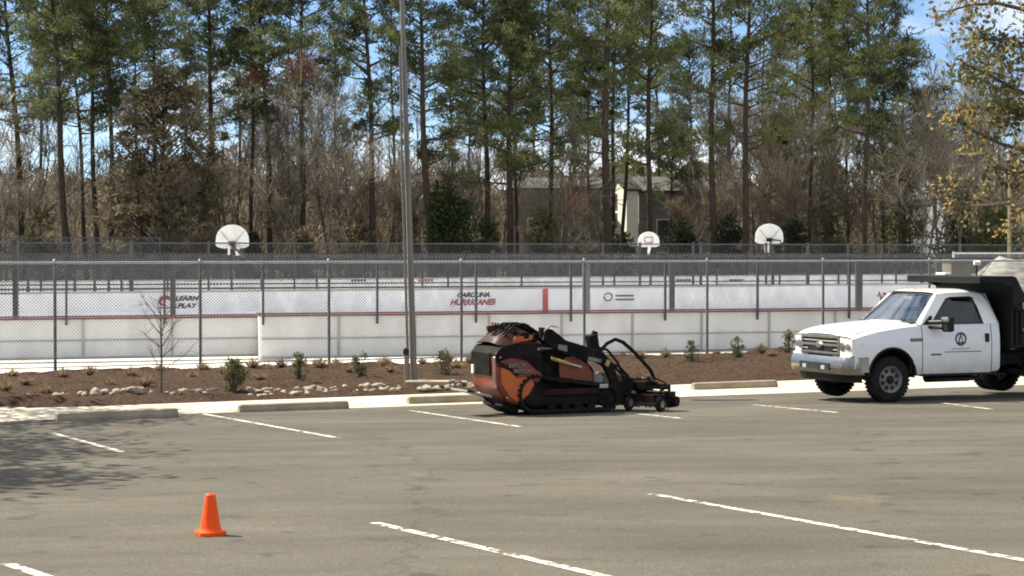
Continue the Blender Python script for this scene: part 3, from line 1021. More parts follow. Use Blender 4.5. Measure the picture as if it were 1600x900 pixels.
def bare_tree(name, label, px, Y, H, seed, wpx=4, mat='bark_grey', twigm='twig', group=None, cat='bare tree', lean=0.0, spread=1.0, twigs=1.0, leaf=None):
    rg = np.random.default_rng(seed)
    k = Y / FPX
    g = GZ(px, Y)
    t = thing(name, label, cat, g, group=group)
    b = MB(); C = []; D = []; Ls = []
    def grow(p, d, L, r, lev):
        pts_ = [p]; q = p.copy(); dd = d.copy()
        for s in range(3):
            dd = dd + rg.normal(size=3) * .10 + np.array([0, 0, .05]); dd /= np.linalg.norm(dd)
            q = q + dd * L / 3
            pts_.append(q.copy())
        b.tube(pts_, [r, r * .85, r * .7, r * .5], 6 if lev == 0 else 4)
        if lev >= 3 or L < .5:
            m = int(10 * twigs)
            for _ in range(m):
                s = rg.uniform(0, 1); c = p + (q - p) * s
                e = dd + rg.normal(size=3) * .55 + np.array([0, 0, .2]); e /= np.linalg.norm(e)
                l = rg.uniform(.35, .95) * min(1.6, .5 + H / 12)
                C.append(c + e * l / 2); D.append(e); Ls.append(l)
            return
        m = (4, 3, 3)[lev] + int(rg.integers(0, 2))
        for i in range(m):
            s = (.35 + .65 * (i + rg.uniform(.2, .9)) / m) if lev == 0 else rg.uniform(.35, 1)
            idx = min(3, max(0, int(s * 3))); fr = s * 3 - idx
            c = pts_[idx] if idx >= 3 else pts_[idx] + (pts_[idx + 1] - pts_[idx]) * fr
            az = rg.uniform(0, 6.28); an = rg.uniform(.4, .95) * spread
            o = np.array([math.cos(az), math.sin(az), 0.0])
            e = dd * math.cos(an) + o * math.sin(an) + np.array([0, 0, .18]); e /= np.linalg.norm(e)
            grow(c, e, L * rg.uniform(.42, .66), r * .5, lev + 1)
        grow(q, dd, L * .55, r * .5, lev + 1)
    grow(np.array([0., 0, -.1]), np.array([lean, 0, 1.0]), H * .55, wpx * k / 2, 0)
    b.build('trunk', mat, t, smooth=True)
    N = len(C)
    cards_mesh('twigs', C, D, np.array(Ls) * 1.15, rg.uniform(.022, .05, N), rg, twigm, t)
    if leaf:
        C2 = np.repeat(np.array(C), leaf[1], 0) + rg.normal(size=(N * leaf[1], 3)) * leaf[2]
        cards_mesh('leaves', C2, rg.normal(size=C2.shape), leaf[3], leaf[3] * .7, rg, leaf[0], t)
    return t

def blob_plant(name, label, loc, rx, ry, h, n, size, mat, seed, cat, group=None, clumps=24, stem=.05, base=.0, shape=1.0, stemm='bark_grey'):
    """bushy plant: stems inside uneven clumps of leaves"""
    rg = np.random.default_rng(seed)
    t = thing(name, label, cat, loc, group=group)
    b = MB(); C = []; D = []
    for i in range(clumps):
        f = rg.uniform(0, 1) ** shape
        z = base + (h - base) * f
        env = math.sqrt(max(.05, 1 - (2 * f - .75) ** 2 * .75)) if f > .35 else .75 + .5 * f
        az = rg.uniform(0, 6.28); rad = rg.uniform(.25, 1.0) ** .6 * env
        c = np.array([rx * rad * math.cos(az), ry * rad * math.sin(az), z])
        b.tube([(0, 0, -.05), (c[0] * .4, c[1] * .4, z * .55), tuple(c)], [stem, stem * .6, stem * .2], 4)
        m = n // clumps
        rr = rg.uniform(.14, .30) * (rx + h * .5)
        o = rg.normal(size=(m, 3)); o /= np.linalg.norm(o, axis=1, keepdims=True); o *= rg.uniform(.2, 1, size=(m, 1)) ** .5
        q = c + o * rr * np.array([1, 1, .8])
        q[:, 2] = np.maximum(q[:, 2], .02)
        C.append(q); D.append(o + rg.normal(size=(m, 3)) * .5 + np.array([0, 0, .3]))
    b.build('stems', stemm, t)
    C = np.concatenate(C); D = np.concatenate(D)
    N = len(C)
    cards_mesh('leaves', C, D, rg.uniform(.7, 1.3, N) * size, rg.uniform(.35, .6, N) * size, rg, mat, t)
    return t

# pines: base px, px at frame top, distance, width px, height at which the crown starts, label
PINES = [
 (37, 12, 128, 10, 9.5, 'leftmost full pine, dark leaning trunk behind the black gate frame'),
 (105, 83, 120, 11, 10.5, 'thick straight pine leaning left, second full trunk from the left edge'),
 (134, 112, 136, 7, 10.0, 'slim pine just right of the thick leaning one at left'),
 (152, 141, 126, 8, 10.5, 'tall pine just left of the big brown leafy tree'),
 (175, 170, 122, 8, 11.5, 'tall pine trunk rising out of the left side of the brown leafy tree'),
 (246, 240, 140, 7, 12.0, 'tall pine whose crown tops the middle of the brown leafy tree'),
 (340, 325, 130, 9, 9.5, 'broad-crowned pine behind the leftmost fan backboard'),
 (394, 394, 127, 7, 10.5, 'straight slim pine just right of the leftmost backboard'),
 (424, 408, 129, 9, 10.5, 'pine with curved trunk between backboard and the rust-topped pine'),
 (471, 473, 124, 9, 11.0, 'straight pine with a rusty dead clump high on its trunk'),
 (586, 571, 122, 9, 8.5, 'dark pine leaning left, just left of the light pole'),
 (672, 655, 120, 11, 7.0, 'stout pine just right of the light pole with low limbs'),
 (761, 756, 122, 9, 9.0, 'straight dark pine left of the twin trunks in mid picture'),
 (796, 798, 121, 10, 6.0, 'stoutest of the mid picture pines with low green boughs'),
 (806, 808, 138, 6, 8.0, 'thin pine touching the right side of the stout mid picture pine'),
 (861, 859, 125, 8, 9.0, 'straight pine standing in front of the grey roofed brick house'),
 (921, 919, 140, 5, 6.5, 'thin pine with dense low crown right of the brick gable'),
 (948, 947, 120, 13, 8.0, 'thickest pine, just left of the cream gable house'),
 (955, 962, 141, 7, 10.0, 'slender pine grown against the thickest trunk'),
 (971, 990, 136, 6, 7.0, 'thin pine leaning right across the cream gable'),
 (1013, 1016, 124, 9, 7.5, 'straight pine directly above the small purple squared backboard'),
 (1048, 1049, 144, 5, 5.5, 'small thin pine in front of the dark roofed house'),
 (1114, 1112, 122, 10, 8.0, 'dark straight pine midway between the two right backboards'),
 (1163, 1169, 121, 10, 8.0, 'dark straight pine just left of the right fan backboard'),
 (1216, 1220, 142, 5, 6.0, 'thin short crowned pine behind the right fan backboard'),
 (1266, 1268, 127, 7, 9.0, 'straight pine with tufted crown right of the right fan backboard'),
 (1299, 1296, 140, 6, 8.0, 'slim pine left of the tall smooth trunk at right'),
 (1325, 1322, 143, 5, 9.0, 'thin pine almost touching the tall smooth trunk at right'),
 (1352, 1355, 121, 9, 8.5, 'tall smooth trunked pine above the dump truck hood'),
 (1380, 1378, 139, 6, 8.0, 'slim pine left of the dense dark evergreen at right'),
 (1406, 1410, 125, 7, 6.0, 'rightmost full pine with bright green top against blue sky'),
]
pine_of = {}
for i, (px, top, Y, w, cs, lab) in enumerate(PINES):
    Ht = None
    if px == 1406: Ht = 17.4
    if px in (1048, 1216): Ht = 14
    if px in (921,): Ht = 20
    dens = (1.75 if px < 830 else 1.45) if px not in (424, 471, 394) else 1.3
    pine_of[px] = pine('pine_tree', lab, px, top, Y, w, cs, 100 + i, Ht, 'needle' if i % 3 else 'needle_blue', dens, 1.05 if w > 6 else .8, bare=.25)
# more distant pines behind, filling the canopy
FAR = [(-40, 'outermost left'), (66, ''), (215, ''), (290, ''), (372, ''), (447, ''), (528, ''), (616, ''), (706, ''), (733, ''), (830, ''), (896, ''), (1030, ''), (1080, ''), (1140, ''), (1190, ''), (1240, ''), (1310, '')]
for i, (px, _) in enumerate(FAR):
    pine('pine_tree', 'slender background pine half hidden among the nearer trunks of the wood', px, px + (i * 37 % 17) - 8, 156 + (i * 29 % 22), 6, 9.5 + (i * 13 % 5), 300 + i, 21 + (i * 7 % 9), 'needle_blue' if i % 2 else 'needle', .9, .95, group='slender background pines', bare=.2)

# rusty dead clumps high in two of the pines: parts of those trees
for px, py, w, h, own, lab in ((474, 105, 46, 40, 471, 'rusty red dead needles'), (403, 120, 38, 32, 394, 'pale rusty dead needles')):
    tr_ = pine_of[own]
    Y = tr_.location.y - .6; k = Y / FPX
    c = np.array(P(px, py, Y) - tr_.location)
    rg = np.random.default_rng(px)
    n = 420
    o = c + rg.normal(size=(n, 3)) * np.array([w * k * .32, w * k * .26, h * k * .30])
    m_ = cards_mesh('dead_needles', o, rg.normal(size=(n, 3)) + np.array([0, 0, .3]), .42, .09, rg, 'rust', tr_)
    m_['label'] = lab

# the big brown leafy tree left
def big_brown():
    rg = np.random.default_rng(55)
    Y = 124.0; k = Y / FPX
    g = GZ(255, Y)
    t = thing('leafy_tree', 'big brown leafy tree, dense and rounded, left of the first backboard', 'tree', g)
    b = MB(); C = []; D = []
    outline = [(0.2, 3.0), (3, 4.1), (6, 4.5), (9, 4.0), (11.5, 3.2), (13.6, 2.0), (15.0, .6)]
    zz = [o_[0] for o_ in outline]; rr_ = [o_[1] for o_ in outline]
    b.tube([(0, 0, -.2), (.15, 0, 4), (0, .1, 9), (.1, 0, 13)], [.28, .22, .13, .04], 8)
    b.tube([(-1.2, .2, -.2), (-1.5, .1, 4), (-1.8, 0, 8)], [.16, .12, .04], 7)
    for i in range(300):
        z = rg.uniform(.3, 15.0)
        rad = np.interp(z, zz, rr_) * rg.uniform(.35, 1.08) ** .55
        az = rg.uniform(0, 6.28)
        c = np.array([rad * math.cos(az) + .2 * math.sin(z), rad * math.sin(az) * .8, z + rg.normal() * .3])
        b.tube([(0, 0, max(0, z - rad * .6)), (c[0] * .6, c[1] * .6, z - .25 * rad * .5), tuple(c)], [.05, .03, .01], 4)
        m = int(rg.integers(30, 90))
        for _ in range(2):
            e = c + rg.normal(size=3) * .7
            b.tube([tuple(c * np.array([.75, .75, .97])), tuple(e)], [.016, .006], 3)
        o = rg.normal(size=(m, 3)); o /= np.linalg.norm(o, axis=1, keepdims=True); o *= rg.uniform(.2, 1, (m, 1)) ** .5
        C.append(c + o * rg.uniform(.35, 1.25) * np.array([1.15, 1.15, .6])); D.append(o + rg.normal(size=(m, 3)) * .6)
    b.build('trunk', 'bark', t, smooth=True)
    C = np.concatenate(C); D = np.concatenate(D); N = len(C)
    cards_mesh('crown', C, D, rg.uniform(.22, .48, N), rg.uniform(.07, .15, N), rg, 'brownleaf', t)
big_brown()

# bare hardwoods in the understorey
BARE = [(505, 118, 12.5, 5, 'pale bare tree with wide forked crown between two pines left of the light pole'),
        (450, 131, 9, 3, None), (60, 133, 9, 4, None), (300, 116, 8, 4, 'bare tree growing before the right side of the brown leafy tree'),
        (360, 132, 12, 5, None), (545, 134, 10, 4, None), (625, 138, 9, 4, None), (720, 128, 11, 4, 'thin bare tree left of the straight dark mid picture pine'),
        (700, 139, 8, 4, None), (840, 142, 6, 4, None), (882, 126, 12, 4, 'thin tall bare tree in front of the brick gable'),
        (905, 138, 6, 4, None), (1075, 133, 8, 4, None), (1092, 147, 7, 4, None), (1135, 139, 11, 4, None), (1192, 131, 12, 4, 'bare tree rising right behind the right fan backboard'),
        (1208, 149, 12, 5, None), (1235, 139, 11, 4, None), (1252, 129, 9, 3, None), (1280, 136, 10, 4, None), (1312, 147, 12, 4, None), (1340, 133, 10, 4, None),
        (1436, 124, 13, 5, 'bare grey tree right of the dense evergreen at right'), (1465, 132, 13, 5, None), (1500, 127, 11, 5, None), (1535, 139, 13, 5, None), (1580, 132, 12, 5, None),
        (10, 141, 11, 4, None), (190, 133, 10, 4, None), (415, 143, 10, 4, None), (575, 147, 10, 4, None), (650, 143, 10, 4, None), (785, 146, 11, 4, None)]
for j_, px in enumerate((0, 28, 118, 352, 378, 408, 438, 462, 492, 522, 552, 602, 632, 694, 738, 872, 1126, 1150, 1182, 1204, 1228, 1246, 1262, 1288, 1316, 1372, 1424, 1446, 1476, 1512, 1548, 1590)):
    BARE.append((px, 128.01 + (j_ * 31 % 27), 13.5 + (j_ * 17 % 11) * .45 - (3.0 if 660 < px < 900 else 0), 4, None))
for i, (px, Y, H, w, lab) in enumerate(BARE):
    Y = max(Y, 123)
    bare_tree('bare_tree', lab or 'leafless understorey tree tangled in the brown thicket behind the rinks', px, Y, H, 500 + i, w, group=None if lab else 'leafless understorey trees', spread=1.0, twigs=1.0, twigm='twig_grey' if i % 3 else 'twig')

# leafy tree hanging in from the right edge, behind the truck
def edge_tree():
    rg = np.random.default_rng(31)
    Y0 = 40.0
    g = GZ(1735, Y0)
    t = thing('yellowing_tree', 'yellow and olive leaved tree hanging in from the right edge above the truck', 'tree', g)
    L = lambda px, py, dy=0.0: np.array(P(px, py, Y0 + dy) - g)
    b = MB(); YC = []; OC = []; TW = []; TD = []
    b.tube([(0, 0, -.2), L(1725, 420), L(1700, 250), L(1690, 60), L(1680, -160)], [.20, .17, .14, .10, .05], 8)
    limbs = [([(1722, 400), (1650, 330), (1575, 318), (1520, 322), (1495, 305)], .2, .8),
             ([(1710, 330), (1640, 245), (1565, 225), (1520, 205), (1498, 190)], .2, .9),
             ([(1705, 260), (1640, 165), (1570, 130), (1530, 110), (1510, 100)], .8, .8),
             ([(1700, 200), (1640, 90), (1580, 60), (1540, 62), (1520, 50)], .9, .6),
             ([(1695, 100), (1620, 20), (1560, 5), (1515, 8), (1480, 18)], .3, .7),
             ([(1690, 40), (1640, -30), (1580, -40), (1530, -30)], .8, .5),
             ([(1722, 380), (1660, 290), (1600, 270), (1550, 262)], .5, .9),
             ([(1715, 300), (1655, 200), (1600, 180), (1555, 172)], 1.0, .5),
             ([(1722, 420), (1660, 390), (1620, 372), (1575, 356)], .25, .6)]
    for pts_, ol, ye in limbs:
        dy = rg.uniform(-2.2, 2.2)
        q = [L(px, py, dy * i / (len(pts_) - 1)) for i, (px, py) in enumerate(pts_)]
        b.tube(q, [.07 - .055 * i / (len(q) - 1) for i in range(len(q))], 5)
        seg = [(q[i], q[i + 1]) for i in range(len(q) - 1)]
        for _ in range(46):
            a_, c_ = seg[rg.integers(0, len(seg))]
            o = a_ + (c_ - a_) * rg.uniform(0, 1)
            e = rg.normal(size=3) * np.array([.8, .8, .6]) + (c_ - a_) / np.linalg.norm(c_ - a_) * .5; e /= np.linalg.norm(e)
            l = rg.uniform(.3, .85)
            b.tube([o, o + e * l * .5 + np.array([0, 0, .03]), o + e * l], [.012, .008, .004], 4)
            for __ in range(4):
                TW.append(o + e * l * rg.uniform(.3, 1) + rg.normal(size=3) * .1); TD.append(e + rg.normal(size=3) * .6)
            if rg.uniform() < ol:
                for __ in range(rg.integers(8, 20)): OC.append(o + e * l * rg.uniform(.3, 1.1) + rg.normal(size=3) * .17)
            if rg.uniform() < ye * .9:
                for __ in range(rg.integers(5, 15)): YC.append(o + e * l * rg.uniform(.5, 1.15) + rg.normal(size=3) * .09)
    b.build('trunk', 'bark_grey', t, smooth=True)
    for nm, C, m, sz in (('olive_leaves', OC, 'olive', .12), ('yellow_leaves', YC, 'yellow', .10)):
        C = np.array(C); N = len(C)
        cards_mesh(nm, C, rg.normal(size=(N, 3)), rg.uniform(.7, 1.3, N) * sz, rg.uniform(.5, .8, N) * sz, rg, m, t)
    TW = np.array(TW); N = len(TW)
    cards_mesh('twigs', TW, np.array(TD), rg.uniform(.2, .45, N), .012, rg, 'bark_grey', t)
edge_tree()
# parking lot tree beyond the left edge: only its shadow reaches the picture
def shade_tree(bx, by, seed, H, lab):
    rg = np.random.default_rng(seed)
    g = Vector((bx, by, zxy(bx, by)))
    t = thing('island_tree', lab, 'tree', g)
    b = MB(); C = []
    b.tube([(0, 0, -.2), (.05, 0, H * .4), (0, .05, H * .9)], [.14, .10, .03], 8)
    for i in range(46):
        z = rg.uniform(.38, 1.0) * H; az = rg.uniform(0, 6.28)
        rad = 2.7 * math.sin(math.pi * min(1, (z / H - .25) / .8)) ** .6 * rg.uniform(.4, 1)
        c = np.array([rad * math.cos(az), rad * math.sin(az), z])
        b.tube([(0, 0, z - rad * .6), tuple(c)], [.04, .012], 4)
        m = 64
        C.append(c + rg.normal(size=(m, 3)) * np.array([.62, .62, .28]))
    b.build('trunk', 'bark_grey', t)
    C = np.concatenate(C); N = len(C)
    cards_mesh('crown', C, rg.normal(size=(N, 3)), rg.uniform(.14, .26, N), rg.uniform(.09, .15, N), rg, 'shrubleaf', t)
shade_tree(-12.6, 24.6, 5, 8.6, 'round parking island tree casting the middle of the dappled shade at the left edge')
shade_tree(-12.5, 30.6, 6, 8.0, 'parking island tree whose shade darkens the leftmost wheel stop')
shade_tree(-11.3, 20.8, 8, 7.4, 'parking island tree nearest the camera, shading the asphalt at the left edge')

# evergreen bushes along the edge of the wood
BUSH = [(715, 112, 34, 90, 'cedar', 'green bushy evergreen right of the light pole beneath the pines'),
        (690, 116, 22, 110, 'cedar', 'taller dark green evergreen leaning on the stout pine right of the light pole'),
        (760, 113, 30, 60, 'cedar', 'low green bush under the straight dark pine in mid picture'),
        (850, 114, 45, 70, 'olive', 'olive bush in front of the brick house'),
        (905, 142, 40, 40, 'hedge', 'dark hedge bush left below the cream gable'),
        (970, 142, 45, 30, 'hedge', 'dark hedge bush right below the cream gable'),
        (1060, 118, 60, 50, 'hedge', 'dark low bush behind the small purple squared backboard'),
        (1140, 118, 40, 60, 'hedge', 'dark bush left of the right fan backboard'),
        (1240, 117, 50, 56, 'hedge', 'dark bush right of the right fan backboard'),
        (1310, 112, 36, 34, 'olive', 'yellow green low bush behind the dump truck hood'),
        (1412, 128, 34, 175, 'olive', 'tall dense olive evergreen right of the smooth pine trunk'),
        (1290, 134, 46, 150, 'olive', 'tall olive evergreen tangled with bare trees right of the backboard'),
        (1490, 124, 60, 60, 'hedge', 'dark bush left of the utility pole at right'),
        (1560, 120, 60, 90, 'olive', 'olive bush right of the utility pole'),
        (395, 116, 26, 40, 'hedge', 'dark bush at the foot of the slim pine beside the leftmost backboard'),
        (470, 119, 40, 45, 'brownleaf', 'brown low bush at the foot of the rust-topped pine'),
        (560, 118, 50, 60, 'brownleaf', 'brown bush left of the light pole under the leaning pine'),
        (70, 122, 60, 60, 'olive', 'olive bush under the leftmost pines'),
        (640, 121, 30, 70, 'brownleaf', 'brown bush directly behind the light pole')]
for i, (px, Y, wp, hp, mt, lab) in enumerate(BUSH):
    k = Y / FPX
    Y = max(Y + 9, 125) if Y < 140 else Y
    k = Y / FPX
    blob_plant('evergreen_bush' if mt != 'brownleaf' else 'brown_bush', lab, GZ(px, Y), wp * k * .55, wp * k * .45, (hp + 25) * k + 1.2, 2600 if hp > 80 else 1500, .32, mt, 700 + i, 'bush', clumps=40 if hp > 80 else 24)

# far wood and thicket: one tangled mass nobody could count
def thicket():
    rg = np.random.default_rng(91)
    C = []; D = []; L = []
    n = 52000
    Y = rg.uniform(160, 200, n)
    px = rg.uniform(-120, 1720, n)
    top = 250 + 22 * np.sin(px * .012) + 14 * np.sin(px * .043 + 1) + 9 * np.sin(px * .11)
    top = np.where((px > 800) & (px < 1110), top + 34, top)
    f = rg.uniform(0, 1, n) ** 1.35
    py = 415 - (415 - top) * f
    X = (px - 800) / FPX * Y
    Z = EYE + (396 - py) / FPX * Y
    keep = ~((px > 935) & (px < 1005) & (rg.uniform(size=n) < .88))
    C = np.stack([X, Y, Z], 1)[keep]
    n = len(C)
    D = rg.normal(size=(n, 3)) * np.array([.55, .55, .5]) + np.array([0, 0, .9])
    o = cards_mesh('thicket', C, D, rg.uniform(.6, 1.9, n), rg.uniform(.05, .2, n), rg, 'twig')
    o['kind'] = 'stuff'
    o['label'] = 'brown leafless thicket massed between and behind the pine trunks'
    n = 30000
    Y = rg.uniform(205, 260, n); px = rg.uniform(-200, 1800, n)
    top = 285 + 24 * np.sin(px * .009 + 2) + 12 * np.sin(px * .05)
    py = 420 - (420 - top) * rg.uniform(0, 1, n)
    C = np.stack([(px - 800) / FPX * Y, Y, EYE + (396 - py) / FPX * Y], 1)
    o = cards_mesh('far_wood', C, rg.normal(size=(n, 3)), rg.uniform(1.0, 2.4, n), rg.uniform(.5, 1.2, n), rg, 'olive')
    o['kind'] = 'stuff'
    o['label'] = 'dim mass of distant woods closing the view behind the houses'
thicket()

# leaf litter slope below the pines reads through the fences
# ------------------------------------------------------------------ houses behind the wood
def house(label, px0, px1, pyroof, pyeave, Y, wall, rz=0.0, gable=None, gable_px=None):
    k = Y / FPX
    w = (px1 - px0) * k
    c = P((px0 + px1) / 2, 400, Y)
    g = zxy(c.x, Y)
    t = thing('house', label, 'house', (c.x, Y + 4, g), rz)
    zr = P(0, pyroof, Y).z - g; ze = P(0, pyeave, Y).z - g
    MB().box((0, 0, ze / 2), (w, 8, ze)).build('wall', wall, t)
    b = MB()
    b.prism([(-4.5, ze - .1), (0, zr), (4.5, ze - .1), (4.2, ze - .3), (0, zr - .35), (-4.2, ze - .3)], (-w / 2 - .3, 0, 0), (0, 1, 0), (0, 0, 1), (1, 0, 0), w + .6)
    b.build('roof', 'shingle', t)
    gb = MB().prism([(-3.95, ze), (0, zr - .4), (3.95, ze)], (-w / 2, 0, 0), (0, 1, 0), (0, 0, 1), (1, 0, 0), .2)
    gb.prism([(-3.95, ze), (0, zr - .4), (3.95, ze)], (w / 2 - .2, 0, 0), (0, 1, 0), (0, 0, 1), (1, 0, 0), .2)
    gb.build('gable_wall', wall, t)
    nwin = max(2, int(w / 3.2))
    for fl_ in (1.2, 4.0):
        if fl_ + 1.6 > ze: continue
        for i in range(nwin):
            x = -w / 2 + w * (i + .5) / nwin
            f = MB().box((x, -4.03, fl_ + .8), (1.15, .1, 1.55)).build('window', 'whitemetal', t)
            MB().box((x, -4.085, fl_ + .8), (.95, .02, 1.35)).build('pane', 'windowpane', f)
    return t, w, ze, zr
h, w, ze, zr = house('grey sided house with dark roof and red brick bay, seen through mid picture pines', 800, 938, 274.5, 292, 150, 'greysiding')
k = 150 / FPX
x0, x1 = (884 - 869) * k, (922 - 869) * k
MB().box(((x0 + x1) / 2, -4.6, (P(0, 291, 150).z - P(0, 345, 150).z) / 2 + P(0, 345, 150).z - h.location.z), (x1 - x0, 1.1, P(0, 291, 150).z - P(0, 345, 150).z)).build('brick_bay', 'brick', h)
MB().box(((x0 + x1) / 2, -4.6, (P(0, 345, 150).z - h.location.z) / 2 - .02), (x1 - x0, 1.05, P(0, 345, 150).z - h.location.z - .04)).build('bay_base', 'greysiding', h)
h2, w2, ze2, zr2 = house('grey house with dark roof beside the sunlit cream gable', 998, 1150, 273, 296, 152, 'greysiding')
# cream gable end facing the lot
k = 149 / FPX
gt = thing('house', 'sunlit cream gable house front between two pine trunks', 'house', (P(956, 400, 149).x, 149, zxy(P(956, 400, 149).x, 149)), R(-62))
zz = lambda py: P(0, py, 149).z - gt.location.z
hw = 40 * k
MB().prism([(-hw, -.2), (hw * 1.1, -.2), (hw * 1.1, zz(300)), (hw * .25, zz(278)), (-hw * .4, zz(318)), (-hw, zz(335))], (0, 0, 0), (1, 0, 0), (0, 0, 1), (0, 1, 0), 1.1).build('wall', 'siding', gt)
MB().prism([(-hw * .5, zz(319)), (hw * .25, zz(276)), (hw * 1.25, zz(300)), (hw * 1.25, zz(297)), (hw * .25, zz(272)), (-hw * .55, zz(315))], (0, -.3, 0), (1, 0, 0), (0, 0, 1), (0, 1, 0), 1.6).build('roof', 'shingle', gt)
for xx, py in ((hw * .2, 315), (hw * .2, 345), (-hw * .6, 350)):
    f = MB().box((xx, -.03, zz(py)), (.8, .08, 1.3)).build('window', 'greysiding', gt)
    MB().box((xx, -.075, zz(py)), (.65, .02, 1.1)).build('pane', 'windowpane', f)
house('pale house glimpsed at right through bare trees behind the truck', 1436, 1482, 300, 318, 151, 'siding', R(-25))

# ------------------------------------------------------------------ light pole, short post, utility pole
pb = P(647, 603, 1); base = atv(647, 32.6, 603)
topY = base.y
topp = P(626.5, -60, topY)
lp = thing('light_pole', 'tall weathered grey light pole leaning slightly left beside the short post', 'light pole', base)
dvec = topp - base
b = MB()
n = 8
sq = []
b.tube([dvec * (i / n) for i in range(n + 1)], [.068 - .024 * i / n for i in range(n + 1)], 8)
b.build('pole_shaft', 'pole', lp, smooth=False)
MB().tube([Vector((-.105, -.06, .02)), Vector((-.10, -.06, .02)) + dvec * .55, Vector((-.07, -.05, 0)) + dvec * .8], [.026, .024, .02], 8).build('conduit', 'pole', lp, smooth=True)
MB().box((.1, -.05, .03), (.42, .36, .06)).build('base_plate', 'galv', lp, bevel=.01)
MB().box((dvec.x - .4, dvec.y, dvec.z), (1.1, .35, .16)).build('lamp_head', 'pole', lp, bevel=.03)
MB().box((dvec.x - .4, dvec.y, dvec.z - .09), (.8, .28, .03)).build('lamp_glass', 'lens', lp)
tag(MB().box((0, 0, .05), (.85, .4, .1)).build('utility_cover', 'stop', bevel=.015), 'flat pale concrete cover slab at the foot of the light pole', 'cover slab').location = atv(668, 31.9, 603) + Vector((0, 0, .03))
sp0 = atv(634.5, 32.2, 600)
st = thing('marker_post', 'short thin post with black cap just left of the light pole', 'post', sp0)
ztop = P(635, 553, sp0.y).z - sp0.z
MB().cyl((0, 0, -.1), (0, 0, ztop), .035, 8).build('post_shaft', 'woodpole', st, smooth=True)
MB().lathe([(.05, ztop - .02), (.065, ztop + .05), (.05, ztop + .10), (.02, ztop + .12)], n=10).build('post_cap', 'dkplastic', st, smooth=True)

ug = GZ(1577, 96)
up_ = thing('utility_pole', 'thin yellowish pole with long side arm near the right edge', 'utility pole', ug)
zt = P(1577, 236, 96).z - ug.z
MB().cyl((0, 0, -.2), (0, 0, zt), .11, 8, .08).build('pole_shaft', 'woodpole', up_, smooth=True)
MB().cyl((.1, -.1, zt - .1), (-80 * 96 / FPX, -.1, zt - .15), .045, 6).build('side_arm', 'woodpole', up_)

# ------------------------------------------------------------------ tarped mound and beige shed behind the truck
mg = thing('tarped_mound', 'large heap under a streaked pale tarp behind the dump truck', 'tarp heap', GZ(1590, 50))
rg = np.random.default_rng(3)
ztp = P(1590, 404, 50).z - mg.location.z
nz = rg.normal(size=(30, 20)) * .05
def mound(s, t):
    i, j = int(s * 29), int(t * 19)
    x = lerp(-2.35, 6.0, s)
    y = lerp(-1.6, 2.4, t)
    ex = min(1, (s * 7.75) / 1.2) ** .7 if s < .5 else min(1, ((1 - s) * 7.75) / 2.0)
    ey = math.sin(math.pi * min(1, max(0, t))) ** .55
    z = ztp * ex * ey + nz[i, j] * ey
    return (x + .45 * (z / ztp), y, z - .05)
MB().grid(mound, 30, 20).build('tarp', 'tarp', mg, smooth=True, angle=60)
MB().grid(lambda s, t: (lerp(-1.6, 6.1, s), -1.62, lerp(0, .12, t)), 3, 2).build('tarp_hem', 'tarp', mg, solid=.03)
bs = thing('shed', 'plain beige shed wall between the mound and the tall fence', 'shed', GZ(1502, 56))
zs = P(1502, 408, 56).z - bs.location.z
MB().box((0, .8, zs / 2), (.62, 1.6, zs)).build('shed_wall', 'beige', bs)
MB().box((0, .8, zs + .03), (.75, 1.75, .06)).build('shed_roof', 'beige', bs)
fl_ = thing('floodlight', 'small white floodlight on a dark stalk above the truck bed', 'floodlight', GZ(1526, 47))
zf = P(1526, 411, 47).z - fl_.location.z
MB().cyl((0, 0, 0), (0, 0, zf - .05), .025, 6).build('stalk', 'dkplastic', fl_)
MB().box((0, -.05, zf), (.17, .12, .10), Matrix.Rotation(.25, 3, 'X')).build('lamp_body', 'whitemetal', fl_, bevel=.01)

# ------------------------------------------------------------------ plants, grasses and rocks of the bed
SHR = [(366, 31.9, 45, 50, 'shrubleaf', 'largest dark green shrub, in the bed just left of the second wheel stop'),
       (468, 33.2, 26, 44, 'shrubleaf', 'upright sparse green shrub, second in the bed from the left'),
       (563, 33.6, 28, 42, 'shrubleaf', 'yellowish green shrub left of the light pole'),
       (692, 33.5, 34, 38, 'shrubleaf', 'thin shrub just right of the light pole'),
       (1080, 34.5, 30, 32, 'shrubleaf', 'small shrub with dark shadow right of the machine hose'),
       (1152, 35.6, 26, 32, 'shrubleaf', 'small upright shrub in front of the right part of the fence'),
       (1232, 35.8, 26, 36, 'shrubleaf', 'small dark shrub just left of the truck grille')]
for i, (px, v, w, hh, mt, lab) in enumerate(SHR):
    p = atv(px, v, 590)
    k = p.y / FPX
    blob_plant('shrub', lab, p + Vector((0, 0, .03)), w * k * .42, w * k * .42, hh * k, 900 if i == 0 else 330, .06, mt, 900 + i, 'shrub', 'young shrubs in the mulch bed', clumps=34 if i == 0 else 22, stem=.010)
